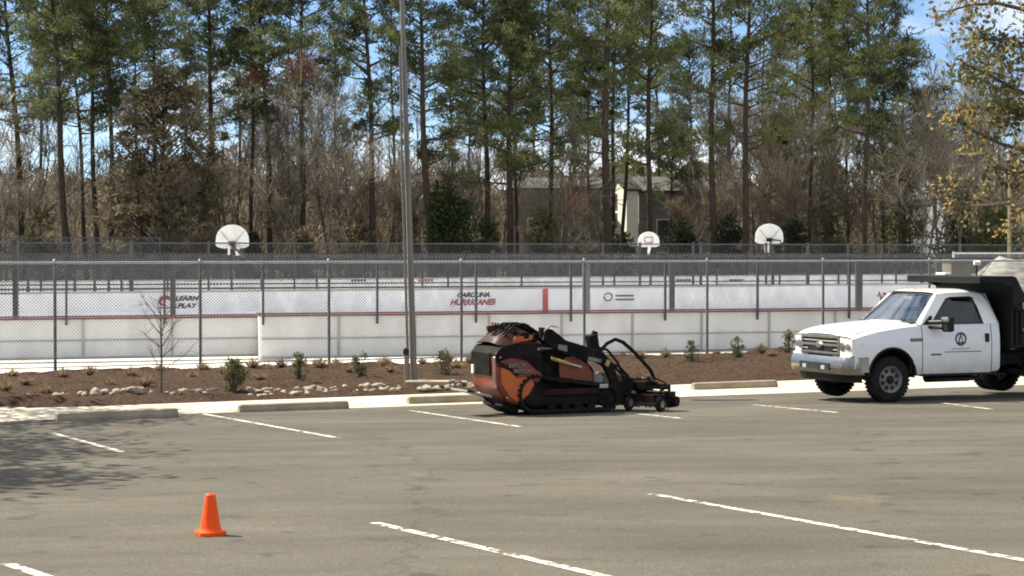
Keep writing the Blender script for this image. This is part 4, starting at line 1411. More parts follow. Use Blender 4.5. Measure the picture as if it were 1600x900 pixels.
# slim bare sapling
sp1 = atv(252, 32.3, 610)
rg = np.random.default_rng(12)
sap = thing('sapling', 'slim leafless sapling with fine spreading twigs at left of the bed', 'sapling', sp1)
b = MB(); C = []; D = []; Ls = []
k = sp1.y / FPX
Hs = 150 * k
b.tube([(0, 0, -.05), (.01, 0, Hs * .45), (0, 0, Hs * .75), (-.02, 0, Hs)], [.022, .016, .009, .004], 6)
for i in range(26):
    z = rg.uniform(.2, .9) * Hs; az = rg.uniform(0, 6.28); L = rg.uniform(.3, .62) * (1.15 - z / Hs * .6)
    e = np.array([math.cos(az) * .8, math.sin(az) * .8, rg.uniform(.5, 1.1)]); e /= np.linalg.norm(e)
    p0 = np.array([0, 0, z]); p1 = p0 + e * L; p2 = p1 + (e + np.array([0, 0, .35])) * L * .5
    b.tube([p0, p1, p2], [.007, .005, .0025], 4)
    for j in range(7):
        c = p0 + (p2 - p0) * rg.uniform(.3, 1); ee = e + rg.normal(size=3) * .5
        ee /= np.linalg.norm(ee); l = rg.uniform(.1, .3)
        C.append(c + ee * l / 2); D.append(ee); Ls.append(l)
b.build('trunk', 'bark_grey', sap)
cards_mesh('twigs', C, D, np.array(Ls), .006, rg, 'bark_grey', sap)
# dry grass tufts
rg = np.random.default_rng(41)
tuft0 = None
spots = [(8, 33), (40, 34), (72, 32.4), (98, 35.2), (20, 36.2), (140, 36), (170, 33.4), (205, 35.2), (228, 33), (300, 34.2), (318, 36.4), (345, 35.5), (405, 33.4), (420, 35.8), (440, 37), (500, 35.5), (525, 36.8), (545, 34.4), (600, 36), (610, 34.2), (712, 34.6), (660, 36.8), (700, 36.6), (735, 36), (1000, 36.5), (1040, 36.4), (1190, 37), (1120, 37.4), (395, 36.9), (470, 36.8), (250, 36.6), (1205, 35.4)]
for i, (px, v) in enumerate(spots):
    p = atv(px, v, 590) + Vector((0, 0, .03))
    if tuft0 is None:
        n = 170
        az = rg.uniform(0, 6.28, n); sp = rg.uniform(0, 1, n)
        D = np.stack([np.cos(az) * sp, np.sin(az) * sp, rg.uniform(.4, 1.0, n)], 1)
        D /= np.linalg.norm(D, axis=1, keepdims=True)
        L = rg.uniform(.14, .30, n)
        o = cards_mesh('grass_tuft', D * L[:, None] * .5, D, L, .014, rg, 'drygrass')
        tuft0 = o
    else:
        o = tuft0.copy(); COL.objects.link(o)
    s = rg.uniform(.7, 1.25)
    o.location = p; o.rotation_euler = (0, 0, rg.uniform(0, 6.28)); o.scale = (s, s, s * rg.uniform(.7, 1.1))
    tag(o, 'tan dry grass tuft dotted about the brown mulch bed', 'grass tuft', 'dry grass tufts in the mulch bed')
# rocks edging the bed
def rock_mesh(seed):
    rg = np.random.default_rng(seed)
    bm = bmesh.new()
    bmesh.ops.create_icosphere(bm, subdivisions=2, radius=1)
    dirs = rg.normal(size=(7, 3)); dirs /= np.linalg.norm(dirs, axis=1, keepdims=True)
    for v in bm.verts:
        c = np.array(v.co)
        s = 1.0
        for d in dirs: s = min(s, .72 / max(.3, c @ d) if c @ d > .72 else s)
        v.co = Vector(c * s * (1 + rg.normal() * .03))
    me = bpy.data.meshes.new('rock'); bm.to_mesh(me); bm.free()
    me.materials.append(M['rock'])
    return me
rocks = [rock_mesh(s) for s in range(6)]
rg = np.random.default_rng(77)
RK = []
for i in range(78): RK.append((rg.uniform(385, 628), rg.uniform(31.25, 32.1), rg.uniform(.035, .085)))
for i in range(40): RK.append((rg.uniform(655, 778), rg.uniform(31.3, 32.1), rg.uniform(.04, .10)))
for i in range(34): RK.append((rg.uniform(40, 345), rg.uniform(31.9, 32.6), rg.uniform(.03, .075)))
RK += [(150, 32.2, .12), (164, 32.3, .09), (211, 32.4, .14), (182, 32.3, .09), (128, 32.2, .09), (752, 31.6, .15), (575, 31.9, .10), (590, 31.9, .10)]
for i, (px, v, r) in enumerate(RK):
    p = atv(px, v, 612)
    o = bpy.data.objects.new('rock', rocks[i % 6]); COL.objects.link(o)
    o.location = p + Vector((0, 0, .03 + r * .25))
    o.scale = (r * rg.uniform(.9, 1.5), r * rg.uniform(.8, 1.1), r * rg.uniform(.55, .95))
    o.rotation_euler = (0, 0, rg.uniform(0, 6.28))
    tag(o, 'pale rock lying in the band along the front edge of the bed', 'rock', 'pale rocks edging the mulch bed')

# ------------------------------------------------------------------ traffic cone
cg = G(329, 837)
cone = thing('traffic_cone', 'small bright orange traffic cone alone on the asphalt', 'traffic cone', cg, .5)
kk = cg.y / FPX
ch = 66 * kk
MB().lathe([(.092, .038), (.084, .046), (.077, .066), (.040, ch - .025), (.038, ch - .008), (.030, ch), (.022, ch), (.022, ch - .02)], n=28).build('cone_body', 'cone', cone, smooth=True)
bb = MB()
rr = []
for i in range(32):
    a = 2 * math.pi * i / 32
    q = .105 / max(abs(math.cos(a)), abs(math.sin(a))) if True else 0
    q = min(q, .122)
    rr.append((q * math.cos(a), q * math.sin(a)))
bb.prism(rr, (0, 0, 0.004), (1, 0, 0), (0, 1, 0), (0, 0, 1), .036)
bb.build('cone_base', 'cone', cone, bevel=.008)

# ------------------------------------------------------------------ white dump truck
B_ = R(22.5)
near = G(1390, 629)
torig = near + Vector((-math.sin(B_), math.cos(B_), 0)) * .90
torig.z = near.z
TR = thing('dump_truck', 'white single cab work truck with black dump bed parked facing left', 'truck', torig, B_ + math.pi)
def hwid(x, z):
    w = .985 - .05 * max(0, (x - .45) / .5) ** 2
    if z > .95: w -= .05 * ((z - .95) / .4) ** 2
    if z < .7: w -= .03 * ((.7 - z) / .25) ** 2
    return w
def zhood(x): return np.interp(x, [-.55, -.1, .3, .5, .65, .74, .80, .83], [1.395, 1.365, 1.325, 1.295, 1.262, 1.235, 1.21, 1.175])
def zfen(x): return np.interp(x, [-.62, -.2, .3, .6, .79], [1.335, 1.30, 1.235, 1.17, 1.115])
def zbot(x):
    if abs(x) < .49: return .42 + .53 * math.sqrt(max(0, 1 - (x / .49) ** 2)) ** .9
    return .60 if x > 0 else .48
def side_panel(name, x0, x1, zb, zt, sg, n=24, m=7, mat='white', parent=None):
    b = MB()
    def f(s, t):
        x = lerp(x0, x1, s); z = lerp(zb(x), zt(x), t)
        return (x, sg * hwid(x, z), z)
    b.grid(f, n, m)
    return b.build(name, mat, parent or TR, smooth=True, angle=50, solid=.02 * sg if False else 0)
for sg in (1, -1):
    side_panel('fender', .76, -.615, zbot, zfen, sg, 80, 8)
    # dark flare lip round the wheel opening
    b = MB()
    pts_ = [(.49 * math.cos(a), sg * (hwid(0, .8) - .004), .42 + .53 * math.sin(a) ** .95) for a in span(.08, math.pi - .08, 20)]
    b.tube(pts_, .022, 5)
    b.build('arch_lip', 'dkplastic', TR)
    MB().grid(lambda s, t: (.5 * math.cos(math.pi * s), sg * lerp(.45, .93, t), .42 + .52 * math.sin(math.pi * s)), 16, 3).build('wheel_well', 'dkplastic', TR, smooth=True)
    MB().box((0, sg * .44, .7), (.98, .02, .6)).build('wheel_well', 'dkplastic', TR)
    d = side_panel('door', -.63, -2.085, lambda x: .485, lambda x: 1.335, sg, 20, 9)
    MB().box((-1.99, sg * .985, 1.10), (.075, .05, .15)).build('handle', 'dkplastic', d, bevel=.01)
    side_panel('cab_corner', -2.10, -2.27, lambda x: .50 + .3 * max(0, (-x - 2.2) / .07) ** 2 * .2, lambda x: 1.335, sg, 6, 9)
    MB().box((-1.4, sg * .93, .47), (1.6, .06, .05)).build('rocker_trim', 'dkplastic', TR)
    # body side under skin, dark, so that the panel gaps read as gaps
    MB().box((-1.35, sg * .915, .9), (1.9, .02, .8)).build('door_jamb', 'dkplastic', TR)
    yv = lambda z: sg * (.935 - (z - 1.335) * .40)
    out = [(-.60, 1.338), (-.86, 1.62), (-1.10, 1.865), (-1.30, 1.90), (-1.85, 1.905), (-2.05, 1.87), (-2.16, 1.70), (-2.27, 1.338)]
    inn = [(-.84, 1.352), (-1.06, 1.575), (-1.27, 1.785), (-1.36, 1.81), (-1.78, 1.82), (-1.84, 1.80), (-1.89, 1.65), (-1.95, 1.352)]
    b = MB(); n = len(out)
    vs = [(x, yv(z), z) for x, z in out] + [(x, yv(z), z) for x, z in inn]
    b.add(vs, [(i, (i + 1) % n, n + (i + 1) % n, n + i) for i in range(n)])
    b.build('window_frame', 'white', TR, solid=.035)
    b = MB()
    b.add([(x, yv(z) - sg * .025, z) for x, z in inn], [tuple(range(n))])
    b.build('side_window', 'sideglass', TR)
    b = MB()
    b.tube([(x, yv(z) - sg * .008, z) for x, z in inn + inn[:1]], .014, 5)
    b.build('window_seal', 'dkplastic', TR)
    # towing mirror
    mr = MB()
    mr.box((-1.00, sg * 1.19, 1.36), (.13, .2, .27))
    mo = mr.build('mirror', 'dkplastic', TR, bevel=.03)
    MB().box((-.965, sg * 1.19, 1.435), (.12, .19, .10)).build('mirror_cap', 'chrome', mo, bevel=.03)
    MB().box((-1.068, sg * 1.19, 1.36), (.008, .17, .23)).build('mirror_glass', 'windowpane', mo)
    MB().tube([(-.78, sg * .93, 1.40), (-.93, sg * 1.12, 1.41)], .022, 6).build('mirror_arm', 'chrome', mo)
    MB().tube([(-.78, sg * .93, 1.30), (-.93, sg * 1.12, 1.29)], .028, 6).build('mirror_arm', 'dkplastic', mo)
    MB().prism([(-.66, 1.345), (-.82, 1.345), (-.86, 1.50), (-.80, 1.50)], (0, sg * .925, 0), (1, 0, 0), (0, 0, 1), (0, sg, 0), .012).build('mirror_base', 'dkplastic', TR)
    # headlight and marker
    b = MB()
    def hl(s, t):
        a = s * 1.25
        y = .60 + .335 * min(1, s * 1.5) if s < .667 else .935
        x = .84 - .06 * (s / .667) ** 2 if s < .667 else lerp(.78, .66, (s - .667) / .333)
        return (x, sg * (y + .006), lerp(.82, 1.135 - .03 * s, t))
    b.grid(hl, 12, 4)
    hd = b.build('headlight', 'lens', TR, smooth=True)
    for yy, rr_ in ((.69, .075), (.83, .06)):
        MB().lathe([(rr_, -.004), (rr_, .006), (rr_ * .82, .012)], (.845 - .05 * ((yy - .6) / .3) ** 2, sg * yy, .98), 16, 'x').build('reflector', 'chrome', hd)
    MB().tube([(.845, sg * .60, .975), (.81, sg * .80, .975), (.775, sg * .935, .97), (.66, sg * .944, .965)], .008, 4).build('lens_divider', 'board_rib', hd)
    MB().tube([(.84, sg * .605, .81), (.84, sg * .605, 1.14), (.80, sg * .86, 1.125), (.66, sg * .946, 1.11)], .008, 4).build('lens_seal', 'seam', hd)
    MB().grid(lambda s, t: (lerp(.665, .60, s), sg * (.968 + .012 * s), lerp(.84, 1.06 - .02 * s, t)), 3, 3).build('side_marker', 'amber', TR)
b = MB()
def hoodf(s, t):
    x = lerp(.83, -.56, s); y = lerp(-.955, .955, t)
    ay = abs(y); zh = zhood(x)
    yl = hwid(x, zfen(x))
    if ay < .72: z = zh - .02 * (ay / .72) ** 2 + (.012 if ay < .42 else 0)
    else:
        q = (ay - .72) / (.955 - .72)
        z = lerp(zh - .02, zfen(x) + .0, q ** 1.8)
        y = math.copysign(lerp(.72, yl, q), y)
    return (x - .12 * (ay / .955) ** 3 * max(0, (x - .4)), y, z)
b.grid(hoodf, 26, 33)
b.build('hood', 'white', TR, smooth=True, angle=60)
MB().grid(lambda s, t: (lerp(.60, .56, 1) if False else -.56, lerp(-.9, .9, s), lerp(.6, 1.37, t)), 2, 2).build('firewall', 'dkplastic', TR)
for sg in (1, -1):
    b = MB()
    sm = []
    for i in range(14):
        x = lerp(.78, -.54, i / 13)
        q = .55
        z = lerp(zhood(x) - .02, zfen(x), q ** 1.8); y = lerp(.72, hwid(x, zfen(x)), q)
        sm.append((x, sg * y, z + .003))
    b.tube(sm, .006, 4)
    b.build('hood_seam', 'seam', TR)
    MB().tube([(.50, sg * (hwid(.5, .8) + .002), .795), (.70, sg * (hwid(.7, .8) + .002), .795)], .006, 4).build('fender_seam', 'seam', TR)
MB().box((-.56, 0, 1.37), (.14, 1.62, .03)).build('cowl', 'dkplastic', TR)
# grille
g = MB().box((.785, 0, .985), (.08, 1.18, .33)).build('grille', 'grillehole', TR)
for z, h in ((1.138, .06), (.985, .042), (.845, .05)):
    MB().box((.84, 0, z), (.05, 1.22, h)).build('grille_bar', 'chrome', g, bevel=.012)
for y in (-.59, .59):
    MB().box((.835, y, .985), (.05, .06, .30)).build('grille_side', 'chrome', g, bevel=.01)
for z in (1.06, .915):
    MB().box((.832, 0, z), (.02, 1.12, .018)).build('grille_slat', 'board_rib', g)
b = MB()
b.lathe([(.075, 0), (.075, .015), (.06, .03), (.0, .034)], (.86, 0, .985), 20, 'x')
for i, v in enumerate(b.v): b.v[i] = (v[0], v[1] * 1.7, .985 + (v[2] - .985) * .75)
b.build('badge', 'chrome', g)
MB().box((.81, 0, .80), (.06, 1.84, .05)).build('front_valance', 'white', TR, bevel=.01)
# bumper
b = MB()
def bump_f(s, t):
    y = lerp(-1.0, 1.0, s); ay = abs(y)
    x = .97 - .05 * ay ** 2 - (.30 * ((ay - .85) / .15) ** 2 if ay > .85 else 0)
    z = lerp(.50, .80, t)
    return (x - .045 * (2 * t - 1) ** 2, y, z)
b.grid(bump_f, 41, 8)
bo = b.build('bumper', 'chrome', TR, smooth=True, angle=60)
MB().grid(lambda s, t: (lerp(.66, .49, s), .0 + 1.0, lerp(.54, .79, t)), 3, 3).build('bumper_end', 'chrome', bo)
MB().grid(lambda s, t: (lerp(.66, .49, s), -1.0, lerp(.54, .79, t)), 3, 3).build('bumper_end', 'chrome', bo)
MB().box((.960, 0, .625), (.03, .95, .12)).build('bumper_opening', 'grillehole', bo)
for y in (-.3, .3): MB().box((.972, y, .60), (.03, .12, .07)).build('tow_hook', 'board_rib', bo, bevel=.01)
MB().grid(lambda s, t: (.92 - .28 * abs(2 * s - 1) ** 4 - .05 * (1 - t), lerp(-.96, .96, s), lerp(.36, .505, t)), 21, 3).build('air_dam', 'dkplastic', bo, smooth=True)
# windshield, roof
def wsf(s, t):
    y = lerp(-1, 1, s)
    hwb = lerp(.86, .705, t)
    x = lerp(-.50, -1.02, t) - .11 * y * y
    z = lerp(1.375, 1.845, t) + .05 * t * (1 - y * y) * .6
    return (x, y * hwb, z)
MB().grid(wsf, 13, 7).build('windshield', 'glass', TR, smooth=True)
b = MB()
b.tube([wsf(s, 0) for s in span(0, 1, 9)], .016, 5); b.tube([wsf(s, 1) for s in span(0, 1, 9)], .012, 5)
b.build('windshield_seal', 'dkplastic', TR)
for sg in (1, -1):
    MB().grid(lambda s, t: (lerp(-.60, -1.10, s) + .02 * t - .0, sg * lerp(lerp(.935, .715, s), lerp(.835, .675, s), t), lerp(1.345, 1.88, s) + .025 * t), 6, 3).build('pillar', 'white', TR, smooth=True)
    MB().tube([(-.56, sg * .35 - .1, 1.40), (-.68, sg * .1 - .1, 1.52)], .010, 4).build('wiper', 'dkplastic', TR)
def rooff(s, t):
    y = lerp(-1, 1, t)
    x = lerp(-1.02 - .10 * y * y, -2.16 + .05 * y * y, s)
    e = min(1, s * 6, (1 - s) * 5)
    z = 1.875 + .085 * (1 - y ** 4) * (.45 + .55 * max(0, e) ** .5) - (.02 if s > .98 else 0)
    return (x, y * .725, z)
MB().grid(rooff, 18, 17).build('roof', 'white', TR, smooth=True, angle=70)
for y in (-.56, -.2, 0, .2, .56):
    MB().box((-1.16, y, 1.95 - .05 * (y / .56) ** 2), (.07, .06, .028)).build('clearance_light', 'amber', TR, bevel=.01)
b = MB()
b.add([(-2.28, -.95, .5), (-2.28, .95, .5), (-2.28, .94, 1.34), (-2.14, .72, 1.88), (-2.14, -.72, 1.88), (-2.28, -.94, 1.34)], [(0, 1, 2, 5), (2, 3, 4, 5)])
b.build('cab_back', 'white', TR)
MB().box((-2.215, 0, 1.62), (.02, 1.2, .34), Matrix.Rotation(.26, 3, 'Y')).build('rear_window', 'windowpane', TR)
# interior
MB().box((-1.4, 0, .80), (1.6, 1.78, .3)).build('cab_floor', 'dkplastic', TR)
MB().grid(lambda s, t: (lerp(-1.08, -2.12, s), lerp(-.68, .68, t), 1.865 + .03 * (1 - (2 * t - 1) ** 2)), 4, 5).build('headliner', 'seat', TR)
MB().box((-2.19, 0, 1.30), (.03, 1.7, .40)).build('back_trim', 'dkplastic', TR)
MB().box((-.80, 0, 1.20), (.36, 1.72, .26)).build('dashboard', 'seat', TR, bevel=.04)
for y in (-.45, .45):
    st_ = MB().box((-1.55, y, 1.04), (.55, .56, .16)).build('seat', 'seat', TR, bevel=.04)
    MB().box((-1.80, y, 1.42), (.20, .60, .74), Matrix.Rotation(-.2, 3, 'Y')).build('seat_back', 'seat', st_, bevel=.05)
MB().tube([(-1.10 + .07 * math.sin(a), .44 + .19 * math.cos(a), 1.30 + .17 * math.sin(a)) for a in span(0, 2 * math.pi, 18)], .014, 6, cap=False).build('steering_wheel', 'dkplastic', TR)
MB().box((-1.02, 0, 1.79), (.03, .24, .06)).build('rear_view_mirror', 'whitemetal', TR, bevel=.01)
# door marks
for sg in (1,):
    yd = lambda x, z: hwid(x, z) + .004
    ex, ez = -1.43, 1.085
    b = MB()
    b.tube([(ex + .105 * math.cos(a), yd(ex, ez) , ez + .105 * math.sin(a)) for a in span(0, 2 * math.pi, 24)], .016, 4, cap=False)
    b.tube([(ex - .045, yd(ex, ez), ez - .05), (ex, yd(ex, ez) - .002, ez + .075), (ex + .045, yd(ex, ez), ez - .05)], .014, 4)
    b.box((ex, yd(ex, ez), ez - .068), (.12, .006, .03))
    b.build('door_emblem', 'addark', TR)
    b = MB()
    for i in range(11): b.box((ex + .18 - i * .036, hwid(ex, .915) + .003, .915), (.024, .005, .022))
    b.build('small_print', 'board_rib', TR)
    MB().box((-1.48, hwid(-1.5, .86) + .003, .862), (.78, .005, .012)).build('pinstripe', 'addark', TR)
    b = MB()
    for i in range(5): b.box((-.82 - i * .045, hwid(-.9, .82) + .003, .822), (.036, .005, .03))
    b.build('small_print', 'addark', TR)
    MB().box((-.50, hwid(-.5, 1.1) + .004, 1.085), (.26, .008, .055)).build('fender_badge', 'addark', TR, bevel=.004)
    b = MB()
    for i in range(5): b.box((-.41 - i * .045, hwid(-.5, 1.1) + .010, 1.085), (.028, .004, .03))
    b.build('badge_mark', 'steel', TR)
# wheels
def wheel(x, y, sg, dual=False):
    r, w = .40, .235
    prof = [(.235, -w / 2), (.30, -w / 2 - .005), (.365, -w / 2 + .004), (.39, -w / 2 + .03), (r, -w / 4), (r, w / 4), (.39, w / 2 - .03), (.365, w / 2 - .004), (.30, w / 2 + .005), (.235, w / 2)]
    o = MB().lathe(prof, (0, 0, 0), 40, 'y', cap=False)
    for k in range(36):
        a = 2 * math.pi * k / 36
        for yy in (-.075, -.025, .025, .075):
            aa = a + (.06 if yy in (-.025, .075) else 0)
            o.box((r * math.cos(aa), yy, r * math.sin(aa)), (.018, .042, .045), Matrix.Rotation(-aa, 3, 'Y'))
    o = o.build('wheel', 'rubber', TR, smooth=True, angle=30)
    o.location = (x, y, .40)
    s = sg
    din = -.06 if not dual else -.10
    rp = [(.238, s * w / 2 * .95), (.225, s * (w / 2 + .004)), (.205, s * (w / 2 - .02)), (.19, s * (w / 2 + din)), (.11, s * (w / 2 + din + .02)), (.10, s * (w / 2 + din + .03)), (.0, s * (w / 2 + din + .03))]
    rm = MB().lathe(rp, (0, 0, 0), 32, 'y', cap=False).build('rim', 'rim', o, smooth=True, angle=30)
    h = MB()
    for k in range(8):
        a = 2 * math.pi * (k + .5) / 8
        h.lathe([(.037, s * (w / 2 + din + .004)), (.037, s * (w / 2 + din + .019))], (.152 * math.cos(a), 0, .152 * math.sin(a)), 10, 'y')
    h.build('vent_hole', 'dkplastic', rm)
    MB().lathe([(.075, s * (w / 2 + din + .02)), (.07, s * (w / 2 + din + .07)), (.045, s * (w / 2 + din + .10)), (.0, s * (w / 2 + din + .10))], (0, 0, 0), 16, 'y').build('hub', 'dkplastic', rm, smooth=True)
    return o
for sg in (1, -1):
    wheel(0, sg * .82, sg)
    wheel(-3.58, sg * .98, sg, True)
    wheel(-3.58, sg * .70, sg, True)
MB().cyl((0, -.8, .4), (0, .8, .4), .06, 10).build('axle', 'dkplastic', TR)
MB().cyl((-3.58, -.9, .4), (-3.58, .9, .4), .07, 10).build('axle', 'dkplastic', TR)
for sg in (1, -1):
    MB().box((-2.6, sg * .42, .68), (5.9, .09, .2)).build('chassis_rail', 'dkplastic', TR)
MB().box((0.1, 0, .72), (1.5, .8, .5)).build('engine_bay', 'dkplastic', TR)
MB().box((-1.45, .70, .37), (1.0, .32, .07)).build('running_board', 'bedblack', TR, bevel=.015)
MB().cyl((-1.0, .55, .40), (-1.9, .55, .40), .10, 14).build('fuel_tank', 'bedblack', TR)
# dump bed
db = MB().box((-4.05, 0, .98), (3.1, 2.2, .12)).build('dump_bed', 'bedblack', TR)
for sg in (1, -1):
    MB().box((-4.05, sg * 1.10, 1.30), (3.1, .06, .62)).build('bed_side', 'bedblack', db)
    MB().box((-4.05, sg * 1.115, 1.62), (3.12, .12, .09)).build('bed_rail', 'bedblack', db, bevel=.01)
    for i in range(6): MB().box((-2.62 - i * .57, sg * 1.145, 1.29), (.08, .06, .56)).build('bed_rib', 'bedblack', db)
    gs = [(-1.78, 2.185), (-2.42, 2.19), (-2.50, 2.17), (-2.80, 1.67), (-2.80, 1.58), (-2.44, 1.58), (-2.42, 1.98), (-2.2, 2.06), (-1.78, 2.10)]
    MB().prism(gs, (0, sg * 1.115 - .02, 0), (1, 0, 0), (0, 0, 1), (0, 1, 0), .04).build('shield_gusset', 'bedblack', db)
    MB().box((-2.66, sg * 1.17, 1.66), (.11, .06, .12)).build('latch', 'steel', db, bevel=.01)
    MB().box((-2.72, sg * 1.19, 1.44), (.07, .05, .13)).build('latch', 'steel', db, bevel=.01)
    MB().tube([(-2.60, sg * 1.19, 1.25), (-2.68, sg * 1.2, 1.16), (-2.78, sg * 1.2, 1.14), (-2.86, sg * 1.19, 1.24)], .014, 5).build('chain', 'steel', db)
    MB().tube([(-2.74, sg * 1.13, 1.66), (-3.1, sg * 1.13, 1.92), (-3.7, sg * 1.13, 1.95)], .022, 6).build('tarp_arm', 'bedblack', db)
    MB().box((-4.15, sg * .95, .55), (.02, .5, .62)).build('mud_flap', 'rubber', TR)
MB().box((-2.45, 0, 1.52), (.06, 2.2, 1.25)).build('bulkhead', 'bedblack', db)
MB().box((-2.12, 0, 2.165), (.72, 2.2, .05)).build('cab_shield', 'bedblack', db, bevel=.01)
MB().box((-1.77, 0, 2.125), (.05, 2.2, .12)).build('shield_lip', 'bedblack', db, bevel=.01)
MB().box((-5.6, 0, 1.30), (.06, 2.2, .66)).build('tailgate', 'bedblack', db)
tag(MB().box((0, 0, .025), (.14, .30, .05)).build('light_bar', 'whitemetal', bevel=.015), 'small white light bar on top of the black cab shield', 'light bar')
lb = bpy.data.objects['light_bar']
lb.rotation_euler = (0, 0, B_ + math.pi)
lb.location = torig + Matrix.Rotation(B_ + math.pi, 3, 'Z') @ Vector((-2.02, -.35, 2.191))

# ------------------------------------------------------------------ orange and black compact track loader
H_ = R(26)
nearm = G(889, 647)
lf = Vector((-math.sin(H_), math.cos(H_), 0))
morig = nearm + lf * .48
morig.z = nearm.z
ML = thing('track_loader', 'orange and black walk-behind track loader with lowered arms', 'track loader', morig, H_)
def hull_loop(c1, r1, c2, r2, n=14):
    """belt round two wheels, as (x,z) points"""
    pts_ = []
    d = math.dist(c1, c2); th = math.atan2(c2[1] - c1[1], c2[0] - c1[0]); al = math.acos((r1 - r2) / d)
    for i in range(n + 1):
        a = th + al + (2 * math.pi - 2 * al) * i / n
        pts_.append((c1[0] + r1 * math.cos(a), c1[1] + r1 * math.sin(a)))
    for i in range(n + 1):
        a = th - al + (2 * al) * i / n
        pts_.append((c2[0] + r2 * math.cos(a), c2[1] + r2 * math.sin(a)))
    return pts_
def resample(pts_, step):
    pts_ = pts_ + pts_[:1]; out = []; acc = 0
    for (a, b) in zip(pts_[:-1], pts_[1:]):
        L = math.dist(a, b)
        while acc <= L:
            t = acc / L if L else 0
            out.append(((a[0] + (b[0] - a[0]) * t, a[1] + (b[1] - a[1]) * t), math.atan2(b[1] - a[1], b[0] - a[0])))
            acc += step
        acc -= L
    return out
for sg in (-1, 1):
    yc = sg * .40
    lp_ = hull_loop((-.60, .34), .29, (.70, .24), .20)
    b = MB()
    n = len(lp_)
    inner = hull_loop((-.60, .34), .255, (.70, .24), .165)
    vs = [(x, yc - .11, z) for x, z in lp_] + [(x, yc + .11, z) for x, z in lp_] + [(x, yc - .11, z) for x, z in inner] + [(x, yc + .11, z) for x, z in inner]
    fs = []
    for i in range(n):
        j = (i + 1) % n
        fs += [(i, j, n + j, n + i), (2 * n + i, 3 * n + i, 3 * n + j, 2 * n + j), (i, 2 * n + i, 2 * n + j, j), (n + i, n + j, 3 * n + j, 3 * n + i)]
    b.add(vs, fs)
    for (x, z), a in resample(lp_, .085):
        b.box((x, yc, z), (.04, .22, .05), Matrix.Rotation(-a, 3, 'Y'))
    tk = b.build('track', 'rubber', ML)
    for k in range(8):
        pass
    sp = MB().lathe([(.20, -.06), (.22, -.04), (.22, .04), (.20, .06)], (-.60, yc, .34), 18, 'y')
    for k in range(12):
        a = 2 * math.pi * k / 12
        sp.box((-.60 + .23 * math.cos(a), yc, .34 + .23 * math.sin(a)), (.04, .07, .04), Matrix.Rotation(-a, 3, 'Y'))
    sp.build('sprocket', 'mblack', tk)
    MB().lathe([(.15, -.07), (.155, .0), (.15, .07)], (.70, yc, .24), 18, 'y').build('idler', 'mblack', tk)
    for x in (-.30, -.06, .18, .42):
        MB().lathe([(.075, -.07), (.075, .07)], (x, yc, .135 - .02 * x), 14, 'y').build('roller', 'mblack', tk)
    MB().box((.05, yc, .27), (1.2, .10, .24)).build('track_frame', 'mblack', tk, bevel=.01)
    MB().box((.05, yc + sg * .06, .36), (1.0, .05, .10)).build('frame_cover', 'maroon', tk, bevel=.01)
    MB().box((.62, yc + sg * .10, .43), (.16, .04, .07)).build('track_guard', 'steel', tk, bevel=.01)
MB().box((.0, 0, .36), (1.50, .56, .52)).build('chassis', 'mblack', ML, bevel=.02)
# engine cover between the arms
MB().prism([(-.55, .5), (-.55, 1.0), (-.2, 1.05), (.25, .98), (.55, .70), (.60, .50)], (0, -.30, 0), (1, 0, 0), (0, 0, 1), (0, 1, 0), .60).build('engine_cover', 'mblack', ML, bevel=.03)
for sg in (-1, 1):
    MB().prism([(-.10, .50), (-.12, .80), (.02, .90), (.22, .90), (.40, .78), (.54, .58), (.56, .47)], (0, sg * .34 - .03, 0), (1, 0, 0), (0, 0, 1), (0, 1, 0), .06).build('side_cover', 'redorange', ML, bevel=.015)
    MB().prism([(.50, .44), (.50, .62), (.60, .66), (.68, .56), (.64, .44)], (0, sg * .38 - .03, 0), (1, 0, 0), (0, 0, 1), (0, 1, 0), .06).build('front_guard', 'decal', ML, bevel=.01)
# rear tower
tw_o = [(-1.28, .46), (-1.30, .98), (-1.20, 1.10), (-.92, 1.16), (-.60, 1.14), (-.48, .95), (-.46, .60), (-.62, .30), (-.92, .16), (-1.06, .22)]
tw = MB().prism(tw_o, (0, -.46, 0), (1, 0, 0), (0, 0, 1), (0, 1, 0), .92).build('rear_tower', 'redorange', ML, bevel=.05)
MB().prism([(-1.27, .82), (-1.30, .98), (-1.20, 1.105), (-.92, 1.165), (-.60, 1.145), (-.47, .95), (-.46, .66), (-.58, .72), (-.74, .86), (-1.0, .93), (-1.18, .88)], (0, -.475, 0), (1, 0, 0), (0, 0, 1), (0, 1, 0), .95).build('upper_cover', 'mblack', tw, bevel=.02)
MB().prism([(-1.20, .52), (-1.20, .78), (-1.05, .72), (-.92, .60), (-.70, .62), (-.62, .50), (-.72, .34), (-.90, .22), (-1.05, .32)], (0, -.476, 0), (1, 0, 0), (0, 0, 1), (0, 1, 0), .02).build('swoosh_panel', 'orange', tw)
MB().prism([(-1.26, .80), (-1.20, .78), (-1.05, .72), (-.94, .62), (-.88, .66), (-1.02, .78), (-1.20, .86)], (0, -.480, 0), (1, 0, 0), (0, 0, 1), (0, 1, 0), .02).build('swoosh_stripe', 'maroon', tw)
for i in range(4):
    MB().box((-.78 + .05 * i, -.478, 1.0 - .012 * i), (.022, .012, .10)).build('louver', 'rubber', tw)
MB().tube([(-1.19, -.478, 1.08), (-1.02, -.478, .93), (-.70, -.478, .88), (-.50, -.478, .80)], .006, 4).build('cover_seam', 'maroon', tw)
for x_, z_ in ((-1.22, .94), (-.55, 1.05), (-.52, .62), (-1.10, .30)):
    MB().lathe([(.016, -.012), (.016, .004)], (x_, -.478, z_), 8, 'y').build('bolt', 'steel', tw)
